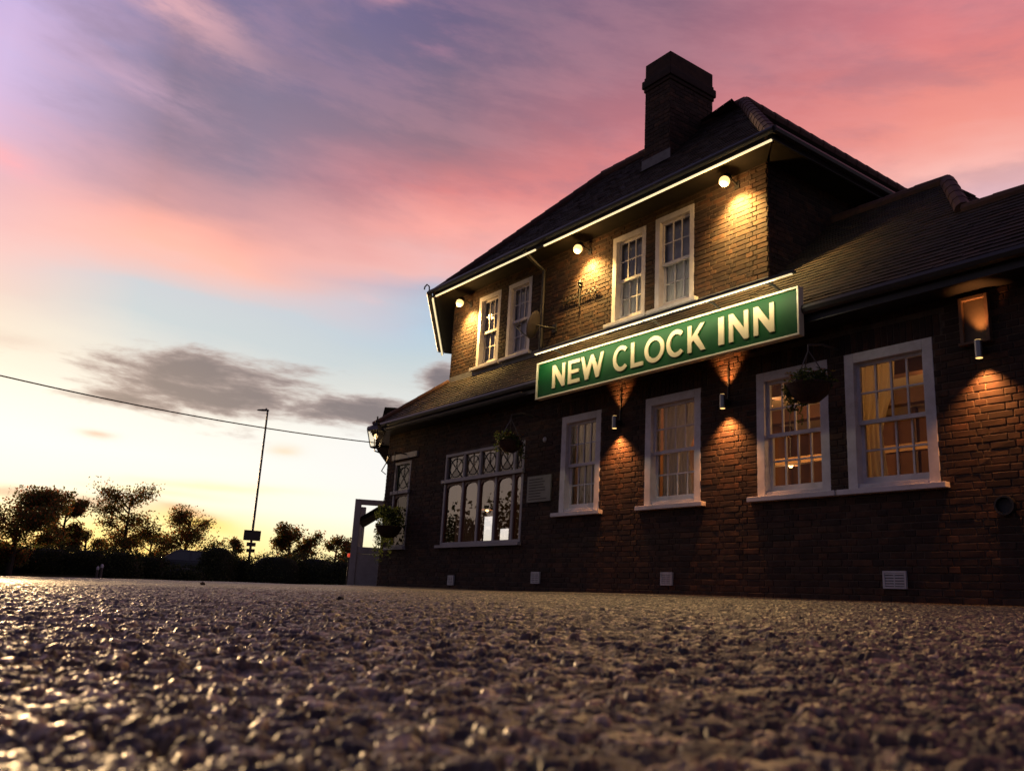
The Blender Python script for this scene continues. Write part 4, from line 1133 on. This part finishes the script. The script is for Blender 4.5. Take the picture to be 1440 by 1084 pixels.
# satellite dish
x, z = onY(752, 457, 8.25)
e = empty('satellite_dish', (x + 0.1, 8.585, z), 'dark satellite dish on a wall arm beside the downpipe', 'satellite dish')
T = Matrix.Translation((x, 8.28, z)) @ Matrix.Rotation(R(-62), 4, 'Z') @ Matrix.Rotation(R(72), 4, 'X')
b = MB(); n = 7; pr = [(0.235 * k / n, 0.055 * (k / n) ** 2) for k in range(n + 1)]; pr = pr + [(0.24, 0.056), (0.235, 0.046)] + [(r, h - 0.008) for r, h in pr[::-1]][1:]
b.lathe(pr, (0, 0, 0), 26, T=T @ Matrix.Diagonal((0.85, 1.0, 1, 1))); d_ = b.build('dish', M['dish'], smooth=True)
p0 = T @ Vector((0, -0.225, 0.05)); p1 = T @ Vector((0, -0.10, 0.34))
b = MB(); b.tube([p0, p0.lerp(p1, 0.5) + Vector((0, 0, -0.02)), p1], 0.011, 8); a_ = b.build('feed_arm', M['dish'])
b = MB(); b.tube([p1, p1 + (T.to_3x3() @ Vector((0, 0.05, -0.05)))], [0.022, 0.03], 10); l_ = b.build('receiver', M['dish'])
b = MB(); b.tube([T @ Vector((0, 0, -0.01)), (x + 0.1, 8.45, z - 0.02), (x + 0.1, 8.585, z)], 0.018, 8); b.box((x + 0.05, 8.578, z - 0.07), (x + 0.15, 8.592, z + 0.07)); m_ = b.build('wall_arm', M['black'])
place(e, d_, a_, l_, m_)

# wrought iron ornament
def W3(px, py): q = onY(px, py, 8.555); return (q[0], 8.555, q[1])
c0 = W3(815, 418)
e = empty('iron_ornament', c0, 'dark wrought iron wall ornament of scrolls and a finial under the middle floodlight', 'wall ornament')
b = MB(); cx, cz = c0[0], c0[2]
b.tube([(cx, 8.555, cz - 0.16), (cx, 8.555, cz + 0.16)], 0.012, 8)
b.tube([(cx - 0.46, 8.555, cz + 0.0), (cx + 0.46, 8.555, cz + 0.0)], 0.008, 6)
for s in (-1, 1):
    for k in range(4):
        x = cx + s * (0.09 + 0.1 * k); rr_ = 0.042
        b.tube([(x + rr_ * math.cos(t) * (1 - t / 14), 8.555, cz + 0.04 + rr_ * math.sin(t) * (1 - t / 14)) for t in [q * 0.5 for q in range(13)]], 0.007, 6)
f_ = b.build('scrollwork', M['iron'])
b = MB(); b.lathe([(0.0, 0.09), (0.02, 0.06), (0.045, 0.02), (0.02, -0.01), (0.03, -0.03), (0.0, -0.05)], (cx, 8.555, cz + 0.22), 12); g_ = b.build('finial', M['iron'])
b = MB()
for s in (-0.35, 0, 0.35): b.box((cx + s - 0.01, 8.563, cz - 0.012), (cx + s + 0.01, 8.592, cz + 0.012))
place(e, f_, g_, b.build('fixing', M['iron']))

# ------------------------------------------------------------------ leaves
def leaf_quads(mb, ctr, spread, n, size, cols, flat=0.0, hang=0.0):
    for _ in range(n):
        g_ = lambda q: max(-1.7, min(1.7, random.gauss(0, 1))) * q
        p = Vector(ctr) + Vector((g_(spread[0]), g_(spread[1]), g_(spread[2])))
        d = Vector((random.gauss(0, 1), random.gauss(0, 1), random.gauss(0, 1) * (1 - flat))).normalized(); u = d.orthogonal().normalized()
        u = Matrix.Rotation(random.uniform(0, 6.28), 3, d) @ u; w = d.cross(u); s = size * random.uniform(0.6, 1.3)
        mb.face([p - u * s * 0.5, p + w * s * 0.28, p + u * s * 0.5, p - w * s * 0.28], jit(random.choice(cols), 0.3))


def basket(x, y, z, r, hang_z, label, flowers=('flower_w', 'flower_o', 'flower_y'), trail=1.0, bush=1.0):
    e = empty('hanging_basket', (x, y, hang_z), label, 'hanging basket', 'hanging flower baskets')
    b = MB(); b.lathe([(0.0, -r * 0.78), (r * 0.45, -r * 0.74), (r * 0.82, -r * 0.42), (r, 0.0), (r * 1.03, 0.01), (r * 0.97, 0.02), (0.0, 0.0)], (x, y, z), 26); bo = b.build('bowl', M['coir'], smooth=True)
    c = MB()
    for k in range(3):
        t = 0.5 + k * 2 * math.pi / 3
        c.tube([(x + r * math.cos(t), y + r * math.sin(t), z), (x, y, hang_z)], 0.006, 6)
    c.tube([(x, y, hang_z), (x, y, hang_z + 0.06)], 0.008, 6); c.tube([(x, y, hang_z + 0.06), (x, 7.7, hang_z + 0.12), (x, 7.99, hang_z + 0.12)], 0.012, 6)
    co = c.build('chain', M['galv'])
    f = MB(); G = [(0.08, 0.11, 0.03), (0.05, 0.08, 0.025), (0.13, 0.15, 0.04)]
    for k in range(int(46 * bush)):
        t = random.uniform(0, 6.28); q = math.sqrt(random.random()) * r * 1.02
        leaf_quads(f, (x + q * math.cos(t), y + q * math.sin(t), z + random.uniform(0.0, 0.11) * bush), (0.035, 0.035, 0.03), 14, 0.045, G)
    for k in range(int(9 * trail)):
        t = random.uniform(0, 6.28)
        if trail > 1: t = math.pi + random.uniform(-0.8, 0.8)
        ln = random.uniform(0.08, 0.3) * trail
        for m in range(7):
            leaf_quads(f, (x + r * (1.04 + 0.05 * math.sin(m)) * math.cos(t), y + r * 1.05 * math.sin(t), z - ln * m / 6), (0.02, 0.02, 0.02), 7, 0.04, G)
    fo = f.build('foliage', M['leaf'])
    place(e, bo, co, fo)
    for nm in flowers:
        h = MB()
        for k in range(11):
            t = random.uniform(0, 6.28); q = r * random.uniform(0.4, 1.1); p = Vector((x + q * math.cos(t), y + q * math.sin(t), z + random.uniform(0.05, 0.15)))
            for m in range(5):
                a = m * 2 * math.pi / 5; h.face([p, p + Vector((math.cos(a - 0.5), math.sin(a - 0.5), 0.3)) * 0.022, p + Vector((math.cos(a), math.sin(a), 0.35)) * 0.034, p + Vector((math.cos(a + 0.5), math.sin(a + 0.5), 0.3)) * 0.022])
        place(e, h.build('flowers', M[nm]))
    return e


random.seed(21)
x, z = onY(1138, 543, 7.45); hz = onY(1133, 494, 7.45)[1]
basket(x, 7.45, z, 0.215, hz, 'hanging basket of white and orange flowers trailing in front of a window', trail=1.1)
x, z = onY(717, 622, 7.5); hz = onY(719, 589, 7.5)[1]
basket(x, 7.5, z, 0.19, hz, 'hanging basket with yellow flowers in front of the wide leaded window', ('flower_y', 'flower_o'), trail=0.7)
x, z = onY(545, 742, 7.75); x += 0.1
basket(x, 7.72, z, 0.24, 2.55, 'big overgrown hanging basket by the slim window at the left corner', ('flower_w',), trail=2.0, bush=3.2)

# ------------------------------------------------------------------ corner lantern
lx, lz = onY(527, 630, 7.45)
e = empty('wall_lantern', (-15.06, 7.9, lz), 'old style black lantern, lit, on a bracket at the left corner', 'lantern')
def sq(mb, prof, x, y, z, n=4):
    b0 = len(mb.v)
    for r, h in prof:
        for k in range(n): t = math.pi / 4 + 0.45 + 2 * math.pi * k / n; mb.v.append((x + r * math.cos(t), y + r * math.sin(t), z + h))
    for i in range(len(prof) - 1):
        for k in range(n): mb.f.append((b0 + i * n + k, b0 + i * n + (k + 1) % n, b0 + (i + 1) * n + (k + 1) % n, b0 + (i + 1) * n + k)); mb.c.append((0, 0, 0))
ly = 7.45
fr = MB(); sq(fr, [(0.0, 0.0), (0.085, 0.0), (0.09, 0.025), (0.0, 0.025)], lx, ly, lz)
sq(fr, [(0.165, 0.315), (0.185, 0.325), (0.16, 0.345), (0.07, 0.425), (0.075, 0.44), (0.055, 0.47), (0.0, 0.48)], lx, ly, lz)
for k in range(4):
    t = math.pi / 4 + 0.45 + 2 * math.pi * k / 4
    fr.tube([(lx + 0.085 * math.cos(t), ly + 0.085 * math.sin(t), lz + 0.02), (lx + 0.165 * math.cos(t), ly + 0.165 * math.sin(t), lz + 0.32)], 0.011, 6)
fo = fr.build('frame', M['black'])
g = MB(); sq(g, [(0.082, 0.025), (0.158, 0.315)], lx, ly, lz); go = g.build('glass', M['glass_lan'])
f2 = MB(); f2.lathe([(0.05, 0.47), (0.03, 0.49), (0.045, 0.51), (0.02, 0.54), (0.012, 0.57), (0.022, 0.585), (0.0, 0.61)], (lx, ly, lz), 12); fi = f2.build('finial', M['black'])
bb = MB(); bb.lathe([(0.035 * math.sin(t), 0.05 * math.cos(t)) for t in [math.pi * k / 8 for k in range(9)]], (lx, ly, lz + 0.22), 12); bu = bb.build('bulb', M['bulb_soft'], smooth=True)
br = MB(); br.tube([(lx, ly, lz), (lx, ly, lz - 0.05), (lx + 0.1, ly + 0.25, lz - 0.12), (-15.04, 7.97, lz - 0.12)], 0.014, 8)
br.tube([(lx + 0.12, ly + 0.28, lz - 0.11), (-15.1, 7.9, lz - 0.32), (-15.05, 7.97, lz - 0.38)], 0.010, 8); bo = br.build('bracket', M['iron'])
place(e, fo, go, fi, bu, bo)
lamp('lantern_light', 'POINT', (lx, ly, lz + 0.12), 2.0, (1.0, 0.7, 0.35), e, shadow_soft_size=0.04)

# ------------------------------------------------------------------ overhead cable
pA = far(-160, 489, 14.0); pB = (-15.1, 7.9, onY(522, 628, 7.9)[1]); pts = []
for k in range(25):
    t = k / 24; q = [pA[i] + (pB[i] - pA[i]) * t for i in range(3)]; q[2] -= 0.42 * 4 * t * (1 - t) * 0.35; pts.append(q)
b = MB(); b.tube(pts, 0.0105, 6); o = b.build('overhead_cable', M['black']); tag(o, 'thin black cable sagging across the sky to the left corner of the inn', 'cable')

# ------------------------------------------------------------------ far left: verge, lamp post, signs, trees, hedge, car
def ground_at(px, d):
    q = far(px, 812 + px * 0.02, d); return q[0], q[1], float(gz(q[0], q[1]))


b = MB(); pts0 = [ground_at(p, 40) for p in range(-500, 520, 40)]; pts1 = [ground_at(p, 75) for p in range(-500, 520, 40)]
for i in range(len(pts0) - 1):
    def up_(q, h): return (q[0], q[1], q[2] + h)
    b.face([up_(pts0[i], 0.0), up_(pts0[i + 1], 0.0), up_(pts0[i + 1], 0.10), up_(pts0[i], 0.10)])
    b.face([up_(pts0[i], 0.10), up_(pts0[i + 1], 0.10), up_(pts1[i + 1], 0.25), up_(pts1[i], 0.25)])
tag(b.build('grass_verge', M['grass']), kind='structure')

LD = 44.0
gx, gy, g_z = ground_at(346, LD); ztop = far(372, 577, LD)[2]
e = empty('street_lamp', (gx, gy, g_z), 'tall slim street lamp rising above the hedge against the sky', 'street lamp')
b = MB(); b.tube([(gx, gy, g_z), (gx, gy, g_z + 1.3), (gx, gy, g_z + 1.35), (gx, gy, ztop)], [0.085, 0.085, 0.06, 0.045], 12); p_ = b.build('pole', M['galv'])
hd = Vector((-0.55, -0.75, 0)).normalized()
b = MB(); c = Vector((gx, gy, ztop)); T = Matrix.Translation(c) @ Matrix.Rotation(math.atan2(hd.y, hd.x), 4, 'Z')
prf = [(-0.06, 0.05, 0.05), (0.05, 0.07, 0.07), (0.25, 0.10, 0.06), (0.45, 0.08, 0.035), (0.52, 0.03, 0.02)]
vs = []
for (xx, hw, hh) in prf:
    for (yy, zz) in ((-hw, -0.02), (hw, -0.02), (hw * 0.7, hh), (-hw * 0.7, hh)): vs.append(T @ Vector((xx, yy, zz)))
fs = [(0, 1, 2, 3), (19, 18, 17, 16)]
for i in range(4):
    for k in range(4): fs.append((i * 4 + k, (i + 1) * 4 + k, (i + 1) * 4 + (k + 1) % 4, i * 4 + (k + 1) % 4))
b.mesh(vs, fs); h_ = b.build('lamp_head', M['galv'], bevel=0.008)
b = MB(); b.lathe([(0.0, 0.12), (0.035, 0.11), (0.04, 0.05), (0.0, 0.05)], tuple(T @ Vector((0.08, 0, 0.01))), 10); ph_ = b.build('photocell', M['galv'])
place(e, p_, h_, ph_)
def road_sign(px0, px1, py0, py1, label, d=LD - 0.12):
    p = [far(px0, py0, d), far(px1, py0, d), far(px1, py1, d), far(px0, py1, d)]
    z1_ = (p[0][2] + p[1][2]) / 2; z0_ = (p[2][2] + p[3][2]) / 2
    xm, ym = (p[0][0] + p[1][0]) / 2, (p[0][1] + p[1][1]) / 2
    w_ = math.hypot(p[0][0] - p[1][0], p[0][1] - p[1][1]); 
    run = Vector((p[1][0] - p[0][0], p[1][1] - p[0][1], 0)).normalized(); nn = Vector((-run.y, run.x, 0))
    e = empty('road_sign', (xm, ym, z0_), label, 'road sign', 'signs on the street lamp pole')
    T = Matrix.Translation((xm, ym, (z0_ + z1_) / 2)) @ Matrix.Rotation(math.atan2(run.y, run.x), 4, 'Z')
    b = MB(); b.box((-w_ / 2, -0.004, -(z1_ - z0_) / 2), (w_ / 2, 0.004, (z1_ - z0_) / 2), T=T); pl = b.build('plate', M['sign_back'])
    c = MB()
    for s in (-0.3, 0.3): c.box((-w_ / 2 * 0.92, 0.005, (z1_ - z0_) * s - 0.02), (w_ / 2 * 0.92, 0.03, (z1_ - z0_) * s + 0.02), T=T)
    for s in (-0.3, 0.3): c.box((-0.06, 0.03, (z1_ - z0_) * s - 0.025), (0.06, 0.18, (z1_ - z0_) * s + 0.025), T=T)
    place(e, pl, c.build('clip_rail', M['galv']))
road_sign(343.5, 367.5, 745.5, 760, 'largest rectangular sign plate, topmost on the street lamp pole')
road_sign(347, 360, 762.5, 768, 'small sign plate directly under the largest plate on the lamp pole')
road_sign(346.5, 358.5, 771.5, 776.5, 'lowest small sign plate on the lamp pole just above the bushes')

GT = [(0.11, 0.13, 0.035), (0.15, 0.15, 0.04), (0.08, 0.10, 0.03), (0.22, 0.13, 0.04), (0.40, 0.13, 0.035)]


def tree(px, top, hw, d, base, label, n_limb=9, leaf=0.13, dens=1.0, lean=0.0, blobs=None):
    gx, gy, g_z = ground_at(px, d); s = d / F_PX
    H = far(px, top, d)[2] - g_z; zb = far(px, base, d)[2] - g_z; r = hw * s
    e = empty('broadleaf_tree', (gx, gy, g_z), label, 'tree', 'trees behind the hedge')
    t = MB(); cr = MB(); tips = []
    trunk = [Vector((0, 0, 0)), Vector((0.05, 0.03, H * 0.25)), Vector((-0.03 + lean * 0.3, 0.02, H * 0.5)), Vector((lean * 0.7, 0, H * 0.78)), Vector((lean, 0, H * 0.94))]
    t.tube(trunk, [0.13, 0.10, 0.07, 0.04, 0.015], 8)
    side = Vector((B[0, 0], B[1, 0], 0)).normalized()
    for k in range(n_limb):
        f = 0.10 + 0.80 * k / n_limb; z = H * f
        a = random.uniform(0, 6.28)
        env = math.sin(math.pi * min(1, max(0.05, (z - zb * 0.6) / (H - zb * 0.6)) ** 0.8 * 0.92 + 0.06)) ** 0.7
        ln = r * (0.45 + 0.6 * random.random()) * max(0.3, env)
        p0 = Vector((lean * f, 0, z)); p2 = p0 + Vector((math.cos(a) * ln, math.sin(a) * ln, ln * random.uniform(0.25, 0.7)))
        p2.z = min(p2.z, H * 0.97); p1 = p0.lerp(p2, 0.5) + Vector((0, 0, 0.08 * ln))
        t.tube([p0, p1, p2], [0.04, 0.025, 0.008], 6); tips += [p1, p2, p0.lerp(p2, 0.75)]
        for q in range(3):
            a2 = a + random.uniform(-1.2, 1.2); l2 = ln * random.uniform(0.3, 0.6); p3 = p1 + Vector((math.cos(a2) * l2, math.sin(a2) * l2, l2 * random.uniform(0.1, 0.9)))
            p3.z = min(p3.z, H); t.tube([p1, p3], [0.015, 0.005], 5); tips += [p3, p1.lerp(p3, 0.6)]
    for q in range(7):
        p0 = random.choice(tips); a = random.uniform(0, 6.28); p1 = p0 + Vector((math.cos(a) * r * 0.22, math.sin(a) * r * 0.22, r * random.uniform(0.05, 0.3))); p1.z = min(p1.z, H * 1.02)
        t.tube([p0, p1], [0.012, 0.004], 5)
        for f in (0.4, 0.7, 1.0): leaf_quads(cr, p0.lerp(p1, f), (0.09, 0.09, 0.09), 12, leaf, GT)
    tips += [Vector((lean, 0, H * 0.95)), Vector((lean * 0.9, 0, H * 0.86))]
    for p in tips:
        if p.z < zb * 0.3: continue
        sp = r * random.uniform(0.06, 0.13)
        leaf_quads(cr, p, (sp * 1.3, sp * 1.3, sp * 0.9), int(random.uniform(42, 88) * dens), leaf, GT)
    to = t.build('trunk', M['bark']); co = cr.build('crown', M['leaf'])
    to.parent = e; co.parent = e
    return e


random.seed(5)
tree(10, 690, 58, 40, 790, 'dense round tree at the left edge of the view', 16, 0.12, 1.7)
tree(76, 699, 33, 46, 785, 'tree with a narrow knob-topped crown, second from the left edge', 15, 0.12, 1.2, 0.25)
tree(165, 684, 54, 45, 785, 'tallest tree with a wide spreading crown against the sunset', 17, 0.115, 0.85, 0.2)
tree(252, 721, 50, 46, 785, 'broad low tree between the tallest tree and the street lamp', 15, 0.11, 0.95, 0.6)
tree(401, 741, 40, 43, 795, 'small round tree just right of the street lamp', 14, 0.12, 1.2)
tree(466, 753, 30, 46, 800, 'smallest pale leaved tree next to the porch', 12, 0.12, 0.9, 0.3)
tree(112, 745, 30, 49, 800, 'low thin tree in the gap left of the tallest tree', 10, 0.12, 0.8)
tree(205, 752, 34, 49, 800, 'low thin tree in the gap right of the tallest tree', 10, 0.12, 0.8)
tree(322, 752, 22, 48, 800, 'slender low tree left of the sign plates', 8, 0.11, 0.7)

GS = [(0.055, 0.072, 0.025), (0.040, 0.055, 0.020), (0.075, 0.080, 0.030)]


def shrub(px, top, hw, d, label, depth=1.0, leaf=0.09, n=1500):
    gx, gy, g_z = ground_at(px, d); s = d / F_PX; H = max(0.3, far(px, top, d)[2] - g_z); r = hw * s
    e = empty('shrub', (gx, gy, g_z), label, 'shrub', 'shrubs along the edge of the car park')
    side = Vector((B[0, 0], B[1, 0], 0)).normalized(); dp = Vector((-side.y, side.x, 0)); dpr = min(r, 1.2) * depth
    f = MB(); ph = [random.uniform(0, 6.28) for _ in range(4)]
    for _ in range(n):
        t = random.uniform(0, 2 * math.pi); el_ = math.asin(random.random() ** 0.8); q = random.uniform(0.82, 1.03) * (1 + 0.09 * math.sin(3 * t + ph[0]) + 0.07 * math.sin(5 * el_ + 2 * t + ph[1]))
        p = side * (r * q * math.cos(el_) ** 0.6 * math.cos(t)) + dp * (dpr * q * math.cos(el_) ** 0.6 * math.sin(t)) + Vector((0, 0, H * min(1.04, q) * math.sin(el_) ** 0.9))
        leaf_quads(f, p, (0.04, 0.04, 0.04), 2, leaf, GS)
    c = MB(); vs = []; nu, nv = 18, 7  # solid dark core added inside the leaves, stops light passing through
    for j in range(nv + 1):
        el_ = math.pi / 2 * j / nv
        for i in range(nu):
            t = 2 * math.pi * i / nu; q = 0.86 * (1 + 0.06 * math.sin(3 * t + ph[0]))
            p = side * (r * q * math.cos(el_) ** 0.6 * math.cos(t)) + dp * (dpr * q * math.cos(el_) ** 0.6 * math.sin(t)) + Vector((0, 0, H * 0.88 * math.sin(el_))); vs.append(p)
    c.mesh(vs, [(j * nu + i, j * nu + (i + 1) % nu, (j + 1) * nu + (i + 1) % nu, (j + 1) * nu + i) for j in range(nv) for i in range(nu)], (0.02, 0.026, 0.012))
    fo = f.build('foliage', M['leaf_dark']); co = c.build('blocking_core', M['leaf_dark'], smooth=True); fo.parent = e; co.parent = e


for px, top, hw, d, lab in (
        (-55, 764, 50, 41, 'dark shrub cut by the left edge of the view'), (15, 760, 36, 43, 'dark shrub under the dense round tree'), (66, 765, 36, 42.5, 'dark wide shrub under the knob-topped tree'),
        (120, 768, 32, 42, 'low dark shrub left of the clipped ball shrub'), (166, 771, 27, 40.5, 'clipped ball-shaped shrub under the tallest tree'),
        (208, 778, 26, 42, 'low shrub between the ball-shaped shrub and the parked car'), (302, 762, 27, 40.5, 'tall domed shrub right of the parked car'),
        (262, 795, 34, 40, 'low shrub hiding the side of the parked car'), (335, 782, 24, 42, 'low shrub at the foot of the street lamp'), (386, 776, 42, 41, 'broad rounded mound of shrub right of the street lamp'),
        (440, 779, 36, 41.5, 'low green shrub between the mound and the porch'), (478, 784, 27, 40, 'low shrub closest to the porch')):
    shrub(px, top, hw, d, lab)

# parked car behind the low shrubs
cg = ground_at(258, 43.5); 
car = empty('parked_car', cg, 'dark car parked behind the low shrubs, only roof and windows showing', 'car')
ca = math.atan2(B[1, 0], B[0, 0]); CT = Matrix.Rotation(ca + R(12), 4, 'Z')
def carpoly(name, prof, w0, w1, m, parent=car, z_split=None):
    mb = MB(); n = len(prof)
    vs = [CT @ Vector((x, -(w0 + (w1 - w0) * max(0, (z - 0.85) / 0.6)), z)) for x, z in prof] + [CT @ Vector((x, (w0 + (w1 - w0) * max(0, (z - 0.85) / 0.6)), z)) for x, z in prof]
    fs = [tuple(range(n)), tuple(range(2 * n - 1, n - 1, -1))] + [(i, n + i, n + (i + 1) % n, (i + 1) % n) for i in range(n)]
    mb.mesh(vs, fs); o = mb.build(name, m, parent, bevel=0.03); return o
carpoly('body', [(-2.05, 0.32), (2.0, 0.32), (2.05, 0.7), (1.95, 0.92), (1.0, 0.97), (-1.1, 0.97), (-1.95, 0.86), (-2.1, 0.6)], 0.86, 0.84, M['car'])
carpoly('cabin', [(-1.05, 0.96), (1.75, 0.96), (1.5, 1.36), (1.2, 1.46), (-0.2, 1.48), (-0.45, 1.42)], 0.80, 0.58, M['car'])
for s in (-1, 1):
    for (pr) in ([(-0.8, 1.0), (0.2, 1.0), (0.2, 1.38), (-0.35, 1.38)], [(0.3, 1.0), (1.55, 1.0), (1.35, 1.36), (0.3, 1.38)]):
        mb = MB(); mb.face([CT @ Vector((x, s * (0.812 + (0.59 - 0.80) * max(0, (z - 0.85) / 0.6)), z)) for x, z in pr]); mb.build('side_window', M['car_glass'], car)
    mb = MB(); mb.box((-0.95, s * 0.86 - 0.05, 0.97), (-0.78, s * 0.86 + 0.05, 1.09), T=CT); mb.build('wing_mirror', M['chrome'], car, bevel=0.02)
    for xx in (-1.3, 1.3):
        mb = MB(); T = CT @ Matrix.Translation((xx, s * 0.76, 0.31)) @ Matrix.Rotation(R(90), 4, 'X'); mb.lathe([(0.0, -0.1), (0.29, -0.1), (0.31, -0.06), (0.31, 0.06), (0.29, 0.1), (0.0, 0.1)], (0, 0, 0), 20, T=T); w_ = mb.build('wheel', M['rubber'], car, smooth=False)
        mb = MB(); mb.lathe([(0.0, -0.11), (0.19, -0.105), (0.19, 0.105), (0.0, 0.11)], (0, 0, 0), 16, T=T); mb.build('rim', M['chrome'], w_)
mb = MB(); mb.mesh([CT @ Vector(v) for v in ((-1.02, -0.70, 0.99), (-1.02, 0.70, 0.99), (-0.48, 0.56, 1.41), (-0.48, -0.56, 1.41))], [(0, 1, 2, 3)]); mb.build('windscreen', M['car_glass'], car)
mb = MB(); mb.box((-2.1, -0.75, 0.62), (-2.02, -0.45, 0.74), T=CT); mb.build('headlight', M['chrome'], car); mb = MB(); mb.box((-2.1, 0.45, 0.62), (-2.02, 0.75, 0.74), T=CT); mb.build('headlight', M['chrome'], car)

# two short pale posts and a red lamp at the edge
for i, (px, py0, lab) in enumerate(((135, 797, 'short pale marker post, left one of a close pair under the tallest tree'), (140.5, 794, 'short pale marker post, right one of a close pair under the tallest tree'))):
    gx, gy, g_z = ground_at(px, 38.5); zt_ = far(px, py0, 38.5)[2]
    e = empty('marker_post', (gx, gy, g_z), lab, 'post', 'pale marker posts')
    b = MB(); b.lathe([(0.05, 0.0), (0.05, zt_ - g_z - 0.1), (0.0, zt_ - g_z - 0.1)], (gx, gy, g_z), 12); c = MB(); c.lathe([(0.052, -0.1), (0.055, -0.02), (0.03, 0.03), (0.0, 0.035)], (gx, gy, zt_), 12)
    place(e, b.build('shaft', M['galv']), c.build('cap', M['plastic']))
gx, gy, g_z = ground_at(487, 24); zt_ = far(487, 780, 24)[2]
e = empty('red_lamp', (gx, gy, g_z), 'small glowing red lamp on a short post beside the porch', 'lamp')
b = MB(); b.tube([(gx, gy, g_z), (gx, gy, zt_ - 0.06)], 0.02, 8); c = MB(); c.box((gx - 0.05, gy - 0.04, zt_ - 0.05), (gx + 0.05, gy + 0.04, zt_ + 0.045))
place(e, b.build('post', M['galv']), c.build('lens', M['red_lens'], bevel=0.02))

# ------------------------------------------------------------------ wood across the road, mirrored in the panes
b = MB(); random.seed(9)
for k in range(60):
    a = R(-150 + k * 0.85 * 1.0) ; d = random.uniform(34, 42); x, y = math.sin(a) * d, math.cos(a) * d; h = random.uniform(3.9, 5.8)
    for q in range(14): leaf_quads(b, (x + random.gauss(0, 0.9), y + random.gauss(0, 0.9), -0.2 + h * random.random() ** 0.85), (0.7, 0.7, 0.45), 60, 0.26, GS)
tag(b.build('distant_wood', M['leaf_dark']), 'dark line of woodland across the road', 'woodland', kind='stuff')

# ------------------------------------------------------------------ loose stones on the asphalt
for px, py, rp, lab in ((1135, 901, 6, 'dark pebble on the asphalt in front of the hanging basket window'), (285, 821, 3, 'dark clod at the far edge of the asphalt below the shrubs'),
                       (133, 931, 7, 'small dark pebble on the asphalt at the left'), (1425, 932, 9, 'dark pebble at the right edge of the asphalt'), (478, 842, 5, 'flat dark stone on the far asphalt below the porch'),
                       (1390, 849, 3, 'little stone close under the wall at the right')):
    d = ray(px, py); d = d / math.hypot(d[0], d[1]); t = None
    for q in np.arange(0.3, 60, 0.01):
        p = d * q
        if p[2] < float(gz(p[0], p[1])) + 0.008: t = p; break
    if t is None:
        t = d * (30.0 if px < 300 else 14.0)
    r = rp * math.hypot(t[0], t[1]) / F_PX
    bm = bmesh.new(); bmesh.ops.create_icosphere(bm, subdivisions=3, radius=r)
    for v in bm.verts:
        n_ = v.co.normalized(); v.co *= 1 + 0.16 * math.sin(n_.x * 3 + px) + 0.12 * math.sin(n_.y * 5 + n_.z * 4 + py); v.co.z *= 0.7
    me = bpy.data.meshes.new('pebble'); bm.to_mesh(me); bm.free(); me.materials.append(M['stone'])
    o = bpy.data.objects.new('pebble', me); C.objects.link(o); o.location = (t[0], t[1], float(gz(t[0], t[1])) + r * 0.5)
    tag(o, lab, 'pebble', 'loose stones on the asphalt')
